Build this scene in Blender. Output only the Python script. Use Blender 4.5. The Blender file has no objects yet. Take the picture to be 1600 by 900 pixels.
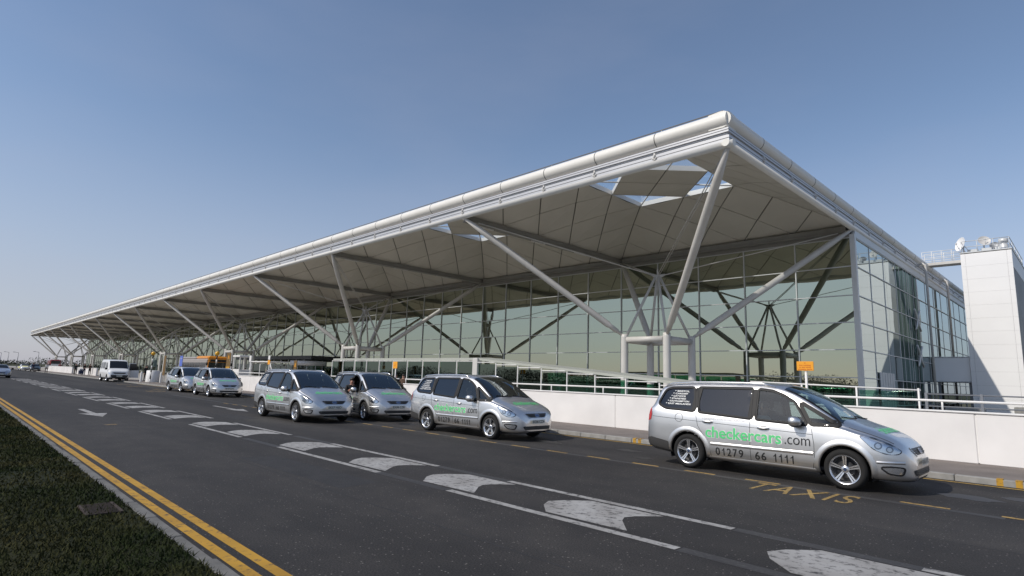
import bpy, bmesh, math, random
from mathutils import Vector, Matrix
random.seed(7)
R = math.radians
scene = bpy.context.scene
COL = scene.collection

# ------------------------------------------------------------------ camera
CAM = Vector((10.58, -23.33, 1.664))
YAW, PITCH, ROLL, FPX = -0.7956, 0.1563, 0.0324, 899.2
cam = bpy.data.cameras.new('camera')
cam.sensor_width = 36.0
cam.lens = FPX / 1600 * 36.0
cam.clip_start = 0.05
cam.clip_end = 6000
camo = bpy.data.objects.new('camera', cam)
COL.objects.link(camo)
_f = Vector((math.sin(YAW) * math.cos(PITCH), math.cos(YAW) * math.cos(PITCH), math.sin(PITCH)))
_r = Vector((math.cos(YAW), -math.sin(YAW), 0))
_u = _r.cross(_f)
_r2 = _r * math.cos(ROLL) + _u * math.sin(ROLL)
_u2 = -_r * math.sin(ROLL) + _u * math.cos(ROLL)
_m = Matrix((_r2, _u2, -_f)).transposed().to_4x4()
_m.translation = CAM
camo.matrix_world = _m
scene.camera = camo

# ------------------------------------------------------------------ light
SUN_TO = Vector((-0.36, -1.0, 0.95)).normalized()      # direction towards the sun
SUN_EL = math.asin(SUN_TO.z)
SUN_AZ = math.atan2(SUN_TO.x, SUN_TO.y)                # clockwise from +Y
world = bpy.data.worlds.new('World')
scene.world = world
world.use_nodes = True
wn = world.node_tree
wn.nodes.clear()
sky = wn.nodes.new('ShaderNodeTexSky')
sky.sky_type = 'NISHITA'
sky.sun_disc = False
sky.sun_elevation = SUN_EL
sky.sun_rotation = SUN_AZ
sky.altitude = 100
sky.air_density = 1.0
sky.dust_density = 0.7
sky.ozone_density = 2.0
bg = wn.nodes.new('ShaderNodeBackground')
bg.inputs['Strength'].default_value = 0.128
wo = wn.nodes.new('ShaderNodeOutputWorld')
# thin ground haze: the same pale veil all round the horizon, fading upwards
tcw = wn.nodes.new('ShaderNodeTexCoord'); sxw = wn.nodes.new('ShaderNodeSeparateXYZ'); wn.links.new(tcw.outputs['Generated'], sxw.inputs[0])
rw = wn.nodes.new('ShaderNodeValToRGB'); rw.color_ramp.interpolation = 'EASE'
rw.color_ramp.elements[0].position = 0.0; rw.color_ramp.elements[0].color = (0.72, 0.72, 0.72, 1)
rw.color_ramp.elements[1].position = 0.42; rw.color_ramp.elements[1].color = (0.06, 0.06, 0.06, 1)
wn.links.new(sxw.outputs['Z'], rw.inputs['Fac'])
mpw = wn.nodes.new('ShaderNodeMapping'); mpw.inputs['Scale'].default_value = (2.2, 2.2, 7.0); wn.links.new(tcw.outputs['Generated'], mpw.inputs['Vector'])
nw = wn.nodes.new('ShaderNodeTexNoise'); nw.inputs['Scale'].default_value = 1.3; nw.inputs['Detail'].default_value = 6; wn.links.new(mpw.outputs[0], nw.inputs['Vector'])
cw = wn.nodes.new('ShaderNodeMapRange'); cw.inputs['From Min'].default_value = 0.45; cw.inputs['From Max'].default_value = 0.8; cw.inputs['To Min'].default_value = 0.0; cw.inputs['To Max'].default_value = 0.10
wn.links.new(nw.outputs['Fac'], cw.inputs['Value'])
aw = wn.nodes.new('ShaderNodeMath'); aw.operation = 'ADD'; aw.use_clamp = True; wn.links.new(rw.outputs[0], aw.inputs[0]); wn.links.new(cw.outputs[0], aw.inputs[1])
mw = wn.nodes.new('ShaderNodeMixRGB'); wn.links.new(aw.outputs[0], mw.inputs[0]); wn.links.new(sky.outputs[0], mw.inputs[1])
mw.inputs[2].default_value = (3.55, 3.65, 4.45, 1)
wn.links.new(mw.outputs[0], bg.inputs[0])
wn.links.new(bg.outputs[0], wo.inputs[0])
sl = bpy.data.lights.new('sun', 'SUN')
sl.energy = 3.25
sl.angle = R(0.53)
sl.color = (1.0, 0.94, 0.85)
so = bpy.data.objects.new('sun', sl)
so.rotation_euler = SUN_TO.to_track_quat('Z', 'Y').to_euler()
COL.objects.link(so)
scene.view_settings.view_transform = 'Standard'
scene.view_settings.look = 'None'
scene.view_settings.exposure = 0.0
scene.view_settings.gamma = 1.0
scene.view_settings.use_curve_mapping = False
scene.cycles.max_bounces = 8
scene.cycles.transparent_max_bounces = 12

# ------------------------------------------------------------------ helpers
def link(o, parent=None):
    COL.objects.link(o)
    if parent is not None:
        o.parent = parent
    return o

def tag(o, label=None, cat=None, group=None, kind=None):
    if label: o['label'] = label
    if cat: o['category'] = cat
    if group: o['group'] = group
    if kind: o['kind'] = kind
    return o

def empty(name, loc=(0, 0, 0), rz=0.0, parent=None):
    o = bpy.data.objects.new(name, None)
    o.empty_display_size = 0.2
    o.location = loc
    o.rotation_euler = (0, 0, rz)
    return link(o, parent)

def put(name, me, parent=None, loc=(0, 0, 0), rot=None, scale=None):
    o = bpy.data.objects.new(name, me)
    o.location = loc
    if rot is not None: o.rotation_euler = rot
    if scale is not None: o.scale = scale
    return link(o, parent)

def copy_tree(o, parent=None):
    c = o.copy()
    COL.objects.link(c)
    c.parent = parent
    for ch in list(o.children):
        copy_tree(ch, c)
    return c

class MB:
    def __init__(s):
        s.v = []; s.f = []; s.m = []; s.sm = []
    def face(s, idx, m=0, smooth=False):
        s.f.append(tuple(idx)); s.m.append(m); s.sm.append(smooth)
    def quad(s, a, b, c, d, m=0):
        n = len(s.v); s.v += [tuple(a), tuple(b), tuple(c), tuple(d)]
        s.face((n, n + 1, n + 2, n + 3), m); return s
    def poly(s, pts, m=0):
        n = len(s.v); s.v += [tuple(p) for p in pts]
        s.face(range(n, n + len(pts)), m); return s
    def box(s, lo, hi, m=0):
        x0, y0, z0 = lo; x1, y1, z1 = hi
        n = len(s.v)
        s.v += [(x0, y0, z0), (x1, y0, z0), (x1, y1, z0), (x0, y1, z0), (x0, y0, z1), (x1, y0, z1), (x1, y1, z1), (x0, y1, z1)]
        for q in ((0, 3, 2, 1), (4, 5, 6, 7), (0, 1, 5, 4), (1, 2, 6, 5), (2, 3, 7, 6), (3, 0, 4, 7)):
            s.face([n + i for i in q], m)
        return s
    def bbox(s, lo, hi, b=0.02, m=0):
        """box with chamfered vertical and horizontal edges"""
        x0, y0, z0 = lo; x1, y1, z1 = hi
        rings = []
        for z, k in ((z0, b), (z0 + b, 0), (z1 - b, 0), (z1, b)):
            a = k
            c = b + k
            rings.append([(x0 + c, y0 + a, z), (x1 - c, y0 + a, z), (x1 - a, y0 + c, z), (x1 - a, y1 - c, z),
                          (x1 - c, y1 - a, z), (x0 + c, y1 - a, z), (x0 + a, y1 - c, z), (x0 + a, y0 + c, z)])
        s.rings(rings, m, False, True)
        return s
    def rings(s, rings, m=0, smooth=True, caps=True, close=True):
        n0 = len(s.v); k = len(rings[0])
        for r in rings: s.v += [tuple(p) for p in r]
        for i in range(len(rings) - 1):
            a = n0 + i * k; b = a + k
            for j in range(k if close else k - 1):
                j2 = (j + 1) % k
                s.face((a + j, a + j2, b + j2, b + j), m, smooth)
        if caps:
            s.face([n0 + j for j in range(k)][::-1], m)
            s.face([n0 + (len(rings) - 1) * k + j for j in range(k)], m)
        return s
    def tube(s, pts, r, seg=10, m=0, smooth=True, caps=True):
        pts = [Vector(p) for p in pts]
        rr = r if isinstance(r, (list, tuple)) else [r] * len(pts)
        t0 = (pts[1] - pts[0]).normalized()
        ref = Vector((0, 0, 1)) if abs(t0.z) < 0.95 else Vector((1, 0, 0))
        u = t0.cross(ref).normalized(); rings = []
        for i, p in enumerate(pts):
            if i == 0: t = t0
            elif i == len(pts) - 1: t = (pts[i] - pts[i - 1]).normalized()
            else:
                t = ((pts[i] - pts[i - 1]).normalized() + (pts[i + 1] - pts[i]).normalized())
                t = t.normalized() if t.length > 1e-6 else t0
            u = (u - t * u.dot(t)).normalized(); w = t.cross(u)
            rings.append([p + (u * math.cos(2 * math.pi * k / seg) + w * math.sin(2 * math.pi * k / seg)) * rr[i] for k in range(seg)])
        return s.rings(rings, m, smooth, caps)
    def lathe(s, prof, axis='Z', c=(0, 0, 0), seg=24, m=0, smooth=True, caps=False):
        rings = []
        for r, h in prof:
            ring = []
            for k in range(seg):
                a = 2 * math.pi * k / seg
                p, q = r * math.cos(a), r * math.sin(a)
                ring.append({'Z': (c[0] + p, c[1] + q, c[2] + h), 'Y': (c[0] + p, c[1] + h, c[2] + q), 'X': (c[0] + h, c[1] + p, c[2] + q)}[axis])
            rings.append(ring)
        return s.rings(rings, m, smooth, caps)
    def ball(s, c, r, seg=12, n=8, m=0, sc=(1, 1, 1)):
        rings = []
        for i in range(n + 1):
            a = -math.pi / 2 + math.pi * i / n
            rr = max(math.cos(a), 1e-3) * r
            rings.append([(c[0] + sc[0] * rr * math.cos(2 * math.pi * k / seg), c[1] + sc[1] * rr * math.sin(2 * math.pi * k / seg), c[2] + sc[2] * r * math.sin(a)) for k in range(seg)])
        return s.rings(rings, m, True, True)
    def mesh(s, name, mats):
        me = bpy.data.meshes.new(name)
        me.from_pydata(s.v, [], s.f)
        mats = mats if isinstance(mats, (list, tuple)) else [mats]
        for k in mats: me.materials.append(k)
        me.polygons.foreach_set('material_index', s.m)
        me.polygons.foreach_set('use_smooth', s.sm)
        bm = bmesh.new(); bm.from_mesh(me)
        bmesh.ops.recalc_face_normals(bm, faces=bm.faces[:])
        bm.to_mesh(me); bm.free()
        me.update()
        return me
    def build(s, name, mats, parent=None, **k):
        return put(name, s.mesh(name, mats), parent, **k)

# ------------------------------------------------------------------ materials
MATS = {}
def nmat(name):
    m = bpy.data.materials.new(name)
    m.use_nodes = True
    nt = m.node_tree
    b = nt.nodes['Principled BSDF']
    MATS[name] = m
    return m, nt, b

def mat(name, col, rough=0.5, metal=0.0, var=0.0, scale=6.0, bump=0.0, bscale=60.0, coat=0.0, spec=0.5, emit=None, dirt=0.0):
    m, nt, b = nmat(name)
    b.inputs['Base Color'].default_value = (*col, 1)
    b.inputs['Roughness'].default_value = rough
    b.inputs['Metallic'].default_value = metal
    b.inputs['Coat Weight'].default_value = coat
    b.inputs['Coat Roughness'].default_value = 0.04
    b.inputs['Specular IOR Level'].default_value = spec
    tc = nt.nodes.new('ShaderNodeTexCoord')
    src = None
    if var:
        n = nt.nodes.new('ShaderNodeTexNoise'); n.inputs['Scale'].default_value = scale; n.inputs['Detail'].default_value = 6
        nt.links.new(tc.outputs['Object'], n.inputs['Vector'])
        r = nt.nodes.new('ShaderNodeValToRGB')
        r.color_ramp.elements[0].position = 0.3; r.color_ramp.elements[1].position = 0.72
        r.color_ramp.elements[0].color = (*[c * (1 - var) for c in col], 1)
        r.color_ramp.elements[1].color = (*[min(1, c * (1 + var * 0.6)) for c in col], 1)
        nt.links.new(n.outputs['Fac'], r.inputs['Fac'])
        nt.links.new(r.outputs['Color'], b.inputs['Base Color'])
        mr = nt.nodes.new('ShaderNodeMapRange')
        mr.inputs['To Min'].default_value = max(0, rough - 0.08); mr.inputs['To Max'].default_value = min(1, rough + 0.1)
        nt.links.new(n.outputs['Fac'], mr.inputs['Value']); nt.links.new(mr.outputs[0], b.inputs['Roughness'])
    if bump:
        n2 = nt.nodes.new('ShaderNodeTexNoise'); n2.inputs['Scale'].default_value = bscale; n2.inputs['Detail'].default_value = 4
        nt.links.new(tc.outputs['Object'], n2.inputs['Vector'])
        bp = nt.nodes.new('ShaderNodeBump'); bp.inputs['Strength'].default_value = bump; bp.inputs['Distance'].default_value = 0.02
        nt.links.new(n2.outputs['Fac'], bp.inputs['Height']); nt.links.new(bp.outputs[0], b.inputs['Normal'])
    if emit:
        b.inputs['Emission Color'].default_value = (*emit[0], 1); b.inputs['Emission Strength'].default_value = emit[1]
    return m

def glass_mat(name, refl, tint, trans, rough=0.0, wav=0.0, rmax=1.0):
    """coated glazing: a mirror share of the light is reflected (tinted), more at grazing angles, the rest passes through tinted"""
    m = bpy.data.materials.new(name); m.use_nodes = True
    nt = m.node_tree; nt.nodes.clear()
    out = nt.nodes.new('ShaderNodeOutputMaterial')
    mix = nt.nodes.new('ShaderNodeMixShader')
    gl = nt.nodes.new('ShaderNodeBsdfGlossy'); gl.inputs['Color'].default_value = (*tint, 1); gl.inputs['Roughness'].default_value = rough
    tr = nt.nodes.new('ShaderNodeBsdfTransparent'); tr.inputs['Color'].default_value = (*trans, 1)
    fr = nt.nodes.new('ShaderNodeFresnel'); fr.inputs['IOR'].default_value = 1.5
    mr = nt.nodes.new('ShaderNodeMapRange'); mr.inputs['From Min'].default_value = 0.04; mr.inputs['From Max'].default_value = 1.0
    mr.inputs['To Min'].default_value = refl; mr.inputs['To Max'].default_value = rmax
    nt.links.new(fr.outputs[0], mr.inputs['Value'])
    nt.links.new(mr.outputs[0], mix.inputs[0]); nt.links.new(tr.outputs[0], mix.inputs[1]); nt.links.new(gl.outputs[0], mix.inputs[2])
    nt.links.new(mix.outputs[0], out.inputs['Surface'])
    if wav:
        tc = nt.nodes.new('ShaderNodeTexCoord'); n = nt.nodes.new('ShaderNodeTexNoise'); n.inputs['Scale'].default_value = 0.55; n.inputs['Detail'].default_value = 1
        nt.links.new(tc.outputs['Object'], n.inputs['Vector'])
        bp = nt.nodes.new('ShaderNodeBump'); bp.inputs['Strength'].default_value = wav; bp.inputs['Distance'].default_value = 0.05
        nt.links.new(n.outputs['Fac'], bp.inputs['Height']); nt.links.new(bp.outputs[0], gl.inputs['Normal'])
    MATS[name] = m
    return m

M_white = mat('white_paint', (0.78, 0.76, 0.73), 0.45, var=0.06, scale=0.7)
M_wall = mat('white_wall_panel', (0.80, 0.77, 0.74), 0.5, var=0.09, scale=0.9, bump=0.03, bscale=40)
M_steel = mat('painted_steel', (0.58, 0.56, 0.53), 0.42, var=0.08, scale=1.2)
M_steel_d = mat('grey_steel_beam', (0.30, 0.29, 0.27), 0.5, var=0.1, scale=1.0)
M_gutter = mat('cream_gutter_metal', (0.78, 0.755, 0.70), 0.5, var=0.05, scale=0.8)
M_fascia = mat('silver_fascia', (0.58, 0.58, 0.59), 0.4, metal=0.2, var=0.06, scale=0.6)
M_soffit = mat('soffit_panel', (0.70, 0.66, 0.585), 0.5, var=0.07, scale=0.35)
M_rib = mat('soffit_rib', (0.24, 0.22, 0.195), 0.6)
M_joint = mat('gutter_seal', (0.09, 0.088, 0.085), 0.6)
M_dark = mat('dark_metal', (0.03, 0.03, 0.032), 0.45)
M_alu = mat('aluminium_frame', (0.60, 0.61, 0.61), 0.4, metal=0.15, var=0.05, scale=2)
M_glass = glass_mat('facade_glass', 0.50, (0.80, 0.86, 0.71), (0.08, 0.14, 0.115), wav=0.06)
M_glass_side = glass_mat('side_glass', 0.60, (0.70, 0.78, 0.78), (0.14, 0.24, 0.22), wav=0.05)
M_bal = glass_mat('balustrade_glass', 0.10, (0.8, 0.9, 0.85), (0.50, 0.72, 0.64))
M_ramp = glass_mat('green_ramp_glass', 0.16, (0.7, 0.9, 0.78), (0.22, 0.50, 0.38))
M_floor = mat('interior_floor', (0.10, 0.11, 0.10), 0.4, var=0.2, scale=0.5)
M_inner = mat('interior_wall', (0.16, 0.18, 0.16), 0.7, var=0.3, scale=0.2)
M_orange = mat('orange_sign', (0.85, 0.36, 0.02), 0.5)
M_blk = mat('black_paint', (0.015, 0.015, 0.015), 0.5)
M_concrete = mat('kerb_concrete', (0.30, 0.29, 0.27), 0.85, var=0.25, scale=5, bump=0.3, bscale=90)
M_kerbd = mat('dark_kerb_concrete', (0.15, 0.145, 0.135), 0.9, var=0.3, scale=4, bump=0.3, bscale=90)
M_fore = mat('forecourt_paving', (0.36, 0.34, 0.31), 0.85, var=0.12, scale=0.8, bump=0.2, bscale=80)
M_pave = mat('pavement_asphalt', (0.20, 0.17, 0.15), 0.9, var=0.22, scale=1.3, bump=0.35, bscale=140)
M_yel = None
# ================================================================== ground, road, markings
def asphalt():
    m, nt, b = nmat('asphalt')
    L = nt.links
    tc = nt.nodes.new('ShaderNodeTexCoord')
    def noise(scale, det=5, vec=None):
        n = nt.nodes.new('ShaderNodeTexNoise'); n.inputs['Scale'].default_value = scale; n.inputs['Detail'].default_value = det
        L.new(vec or tc.outputs['Object'], n.inputs['Vector']); return n
    mp = nt.nodes.new('ShaderNodeMapping'); mp.inputs['Scale'].default_value = (0.12, 1.0, 1.0)
    L.new(tc.outputs['Object'], mp.inputs['Vector'])
    big = noise(0.55, 5, mp.outputs[0]); mid = noise(1.6, 6); fine = noise(60, 4)
    r1 = nt.nodes.new('ShaderNodeValToRGB')
    r1.color_ramp.elements[0].position = 0.32; r1.color_ramp.elements[1].position = 0.70
    r1.color_ramp.elements[0].color = (0.021, 0.020, 0.020, 1); r1.color_ramp.elements[1].color = (0.050, 0.047, 0.045, 1)
    L.new(big.outputs['Fac'], r1.inputs['Fac'])
    r2 = nt.nodes.new('ShaderNodeValToRGB')
    r2.color_ramp.elements[0].position = 0.30; r2.color_ramp.elements[1].position = 0.75
    r2.color_ramp.elements[0].color = (0.45, 0.45, 0.45, 1); r2.color_ramp.elements[1].color = (1.75, 1.70, 1.64, 1)
    L.new(fine.outputs['Fac'], r2.inputs['Fac'])
    mx = nt.nodes.new('ShaderNodeMixRGB'); mx.blend_type = 'MULTIPLY'; mx.inputs[0].default_value = 1
    L.new(r1.outputs[0], mx.inputs[1]); L.new(r2.outputs[0], mx.inputs[2])
    r3 = nt.nodes.new('ShaderNodeValToRGB')
    r3.color_ramp.elements[0].position = 0.3; r3.color_ramp.elements[1].position = 0.75
    r3.color_ramp.elements[0].color = (0.82, 0.82, 0.84, 1); r3.color_ramp.elements[1].color = (1.2, 1.18, 1.15, 1)
    L.new(mid.outputs['Fac'], r3.inputs['Fac'])
    mx2 = nt.nodes.new('ShaderNodeMixRGB'); mx2.blend_type = 'MULTIPLY'; mx2.inputs[0].default_value = 1
    L.new(mx.outputs[0], mx2.inputs[1]); L.new(r3.outputs[0], mx2.inputs[2])
    # pale chippings worn out of the surface
    vo = nt.nodes.new('ShaderNodeTexVoronoi'); vo.inputs['Scale'].default_value = 22
    L.new(tc.outputs['Object'], vo.inputs['Vector'])
    ss = nt.nodes.new('ShaderNodeMapRange'); ss.inputs['From Min'].default_value = 0.12; ss.inputs['From Max'].default_value = 0.22
    ss.inputs['To Min'].default_value = 1; ss.inputs['To Max'].default_value = 0
    L.new(vo.outputs['Distance'], ss.inputs['Value'])
    sel = nt.nodes.new('ShaderNodeSeparateColor'); L.new(vo.outputs['Color'], sel.inputs[0])
    pick = nt.nodes.new('ShaderNodeMath'); pick.operation = 'GREATER_THAN'; pick.inputs[1].default_value = 0.72
    L.new(sel.outputs[0], pick.inputs[0])
    mul = nt.nodes.new('ShaderNodeMath'); mul.operation = 'MULTIPLY'; L.new(ss.outputs[0], mul.inputs[0]); L.new(pick.outputs[0], mul.inputs[1])
    mul2 = nt.nodes.new('ShaderNodeMath'); mul2.operation = 'MULTIPLY'; mul2.inputs[1].default_value = 0.7; L.new(mul.outputs[0], mul2.inputs[0])
    mx3 = nt.nodes.new('ShaderNodeMixRGB'); L.new(mul2.outputs[0], mx3.inputs[0]); L.new(mx2.outputs[0], mx3.inputs[1]); mx3.inputs[2].default_value = (0.26, 0.24, 0.22, 1)
    L.new(mx3.outputs[0], b.inputs['Base Color'])
    b.inputs['Roughness'].default_value = 0.82
    b.inputs['Specular IOR Level'].default_value = 0.35
    bp = nt.nodes.new('ShaderNodeBump'); bp.inputs['Strength'].default_value = 0.5; bp.inputs['Distance'].default_value = 0.01
    L.new(fine.outputs['Fac'], bp.inputs['Height']); L.new(bp.outputs[0], b.inputs['Normal'])
    return m

def paint(name, col, wear=0.5, under=(0.05, 0.048, 0.048), scale=9):
    m, nt, b = nmat(name)
    L = nt.links
    tc = nt.nodes.new('ShaderNodeTexCoord')
    n = nt.nodes.new('ShaderNodeTexNoise'); n.inputs['Scale'].default_value = scale; n.inputs['Detail'].default_value = 9; n.inputs['Roughness'].default_value = 0.7
    L.new(tc.outputs['Object'], n.inputs['Vector'])
    r = nt.nodes.new('ShaderNodeValToRGB')
    r.color_ramp.elements[0].position = 0.30 + 0.12 * wear; r.color_ramp.elements[1].position = 0.42 + 0.16 * wear
    r.color_ramp.elements[0].color = (*under, 1); r.color_ramp.elements[1].color = (*col, 1)
    L.new(n.outputs['Fac'], r.inputs['Fac'])
    n2 = nt.nodes.new('ShaderNodeTexNoise'); n2.inputs['Scale'].default_value = 1.7; n2.inputs['Detail'].default_value = 5
    L.new(tc.outputs['Object'], n2.inputs['Vector'])
    r2 = nt.nodes.new('ShaderNodeValToRGB'); r2.color_ramp.elements[0].color = (0.72, 0.70, 0.68, 1); r2.color_ramp.elements[1].color = (1.08, 1.08, 1.08, 1)
    r2.color_ramp.elements[0].position = 0.3; r2.color_ramp.elements[1].position = 0.7
    L.new(n2.outputs['Fac'], r2.inputs['Fac'])
    mx = nt.nodes.new('ShaderNodeMixRGB'); mx.blend_type = 'MULTIPLY'; mx.inputs[0].default_value = 1
    L.new(r.outputs[0], mx.inputs[1]); L.new(r2.outputs[0], mx.inputs[2])
    L.new(mx.outputs[0], b.inputs['Base Color'])
    b.inputs['Roughness'].default_value = 0.7
    return m

M_asph = asphalt()
M_mark = paint('white_road_paint', (0.38, 0.37, 0.355), 0.42)
M_yel = paint('yellow_road_paint', (0.50, 0.275, 0.025), 0.25)
M_yel2 = paint('worn_yellow_paint', (0.36, 0.235, 0.07), 0.95, scale=16)
def grass_mat(name, a, b2, sc):
    m, nt, b = nmat(name); L = nt.links
    tc = nt.nodes.new('ShaderNodeTexCoord')
    n = nt.nodes.new('ShaderNodeTexNoise'); n.inputs['Scale'].default_value = sc; n.inputs['Detail'].default_value = 7
    L.new(tc.outputs['Object'], n.inputs['Vector'])
    r = nt.nodes.new('ShaderNodeValToRGB'); r.color_ramp.elements[0].position = 0.35; r.color_ramp.elements[1].position = 0.68
    r.color_ramp.elements[0].color = (*a, 1); r.color_ramp.elements[1].color = (*b2, 1)
    L.new(n.outputs['Fac'], r.inputs['Fac']); L.new(r.outputs[0], b.inputs['Base Color'])
    b.inputs['Roughness'].default_value = 0.9; b.inputs['Specular IOR Level'].default_value = 0.15
    return m
M_soil = grass_mat('verge_soil', (0.012, 0.016, 0.006), (0.026, 0.027, 0.011), 1.6)
M_blade = grass_mat('grass_blades', (0.020, 0.030, 0.008), (0.056, 0.051, 0.018), 0.9)
M_field = grass_mat('far_field', (0.04, 0.045, 0.025), (0.09, 0.085, 0.05), 0.02)

g = MB().quad((-3000, -3000, -0.16), (3000, -3000, -0.16), (3000, 3000, -0.16), (-3000, 3000, -0.16)).build('ground', M_field)
tag(g, kind='structure')
RY0, RY1 = -21.47, -9.12        # road edges
road = MB().quad((-900, RY0 - 0.05, 0), (160, RY0 - 0.05, 0), (160, RY1 + 0.05, 0), (-900, RY1 + 0.05, 0)).build('road', M_asph)
tag(road, kind='structure')
pav = MB().box((-330, -8.97, -0.15), (120, 17.8, 0.115)).build('pavement', M_pave)
tag(pav, kind='structure')
fc = MB().quad((-330, -6.2, 0.119), (120, -6.2, 0.119), (120, 17.85, 0.119), (-330, 17.85, 0.119)).build('forecourt', M_fore); tag(fc, kind='structure')
verge = MB()
random.seed(3)
def vz(x, y): return 0.11 + 0.05 * math.sin(x * 0.9) * math.sin(y * 1.3) * min(1, max(0, (-21.7 - y)))
nx, ny = 110, 14
base = len(verge.v)
for i in range(nx + 1):
    for j in range(ny + 1):
        x = -60 + 90 * i / nx; y = -21.60 - 10 * (j / ny) ** 1.4
        verge.v.append((x, y, vz(x, y)))
for i in range(nx):
    for j in range(ny):
        a = base + i * (ny + 1) + j
        verge.face((a, a + 1, a + ny + 2, a + ny + 1), 0, True)
verge.quad((-900, -60, 0.02), (-60, -60, 0.02), (-60, -21.60, 0.1), (-900, -21.60, 0.1))
verge.quad((-60, -90, 0.0), (60, -90, 0.0), (60, -31.60, 0.1), (-60, -31.60, 0.1))
vo = verge.build('grass_verge', M_soil)
tag(vo, kind='structure')
# grass blades on the verge near the camera
gb = MB(); random.seed(11)
cnt = 0
while cnt < 95000:
    x = random.uniform(-26, 7.5); y = -21.59 - abs(random.gauss(0, 1)) * 2.6
    dx, dy = x - CAM.x, y - CAM.y
    d = math.hypot(dx, dy)
    if y < -27 or random.random() > min(1, 5.5 / max(d, 0.5)): continue
    if math.sin(x * 1.1 + 1.3) * math.sin(y * 1.9 + x * 0.35) > 0.55 and random.random() < 0.45: continue
    h = random.uniform(0.012, 0.045) * (1.6 if random.random() < 0.06 else 1); a = random.uniform(0, 6.283); w = 0.0028 + 0.0007 * d
    lx, ly = random.gauss(0, 0.022), random.gauss(0, 0.022)
    z = vz(x, y); n = len(gb.v)
    gb.v += [(x - math.cos(a) * w, y - math.sin(a) * w, z), (x + math.cos(a) * w, y + math.sin(a) * w, z), (x + lx, y + ly, z + h)]
    gb.face((n, n + 1, n + 2)); cnt += 1
gbo = gb.build('grass_blades', M_blade)
tag(gbo, 'short dark grass growing along the road verge', 'grass', kind='stuff')

# kerbs: stones one by one near, a plain strip beyond
kl = MB().box((-900, -21.60, -0.15), (-24, -21.47, 0.105)).build('kerb_left', M_kerbd); tag(kl, kind='structure')
random.seed(5)
me_k = [MB().bbox((0, -hw, -0.15), (0.905, hw, 0.11), 0.012).mesh('kerb_stone', m_) for m_, hw in ((M_kerbd, 0.065), (M_concrete, 0.08))]
x = -24
while x < 9:
    put('kerb_stone', me_k[0], kl, (x, -21.535 + random.uniform(-0.006, 0.006), random.uniform(-0.008, 0.006)), (0, 0, random.uniform(-0.006, 0.006)))
    x += 0.915
kr = MB().box((-330, -9.12, -0.15), (-30, -8.97, 0.118)).build('kerb_right', M_concrete); tag(kr, kind='structure')
x = -30
while x < 14:
    put('kerb_stone', me_k[1], kr, (x, -9.045, random.uniform(-0.004, 0.006)), (0, 0, random.uniform(-0.004, 0.004)))
    x += 0.915
# drain grate beside the left kerb
dg = MB()
dg.box((0, -0.02, 0), (0.58, 0.02, 0.02)); dg.box((0, 0.36, 0), (0.58, 0.40, 0.02))
for k in range(11): dg.box((0.02 + k * 0.052, 0.02, 0.0), (0.045 + k * 0.052, 0.36, 0.018))
M_rust = mat('rusty_iron', (0.05, 0.034, 0.026), 0.85, var=0.4, scale=12)
dgo = dg.build('drain_grate', M_rust, loc=(2.5, -22.02, 0.112)); tag(dgo, 'rusty iron drain grate set in grass beside the kerb', 'drain'); dgo.scale = (1, 0.8, 1)

def decal(name, polys, m, z=0.004, parent=road):
    b = MB()
    for p in polys: b.poly([(x, y, z) for x, y in p])
    return b.build(name, m, parent)
def strip(x0, x1, y, w): return [(x0, y - w / 2), (x1, y - w / 2), (x1, y + w / 2), (x0, y + w / 2)]
# double yellow lines on the left
for yy, ww in ((-21.265, 0.105), (-21.075, 0.105)):
    decal('yellow_line', [strip(-300, 30, yy, ww)], M_yel)
decal('yellow_line', [strip(-55, 40, -9.36, 0.11)], paint('kerb_line_yellow', (0.46, 0.29, 0.06), 0.35, scale=12))
M_dash = paint('bay_dash_yellow', (0.44, 0.28, 0.075), 0.5, scale=14)
# worn dashed bay line
for k in range(26):
    x0 = 9.45 - k * 1.19
    if k == 2: continue
    decal('bay_dash', [strip(x0 - 0.0, x0 + 0.62, -12.62 - 0.012 * (9.4 - x0) * 0.9, 0.09)], M_dash)
# separator: pairs of lines with bent hatch marks between them
LX = [9.25, 3.63, -2.40, -8.80, -15.0, -20.9] + [-26.9 - 6.1 * k for k in range(8)]
def chevron(t, fine=True):
    if fine: return [(t, -17.05), (t + 0.12, -17.28), (t + 0.42, -17.57), (t + 1.62, -17.53), (t + 1.30, -17.16), (t + 1.22, -17.0), (t + 1.27, -16.84), (t + 1.50, -16.54), (t + 0.36, -16.54), (t + 0.1, -16.82)]
    return [(t, -17.05), (t + 0.42, -17.57), (t + 1.62, -17.53), (t + 1.22, -17.0), (t + 1.50, -16.54), (t + 0.36, -16.54)]
for k, x0 in enumerate(LX):
    L_ = 3.75 if k < 2 else 4.1
    decal('lane_line', [strip(x0, x0 + L_, -17.70, 0.13)], M_mark)
    decal('lane_line', [strip(x0 - 0.02, x0 + L_, -16.42, 0.13)], M_mark)
TIPS = [8.02, 5.03, 2.39, 0.02, -3.12] + [q for x0 in LX[3:] for q in (x0 + 2.3, x0 - 0.75)]
for k, t in enumerate(TIPS): decal('hatch_mark', [chevron(t, k < 9)], M_mark)
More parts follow.
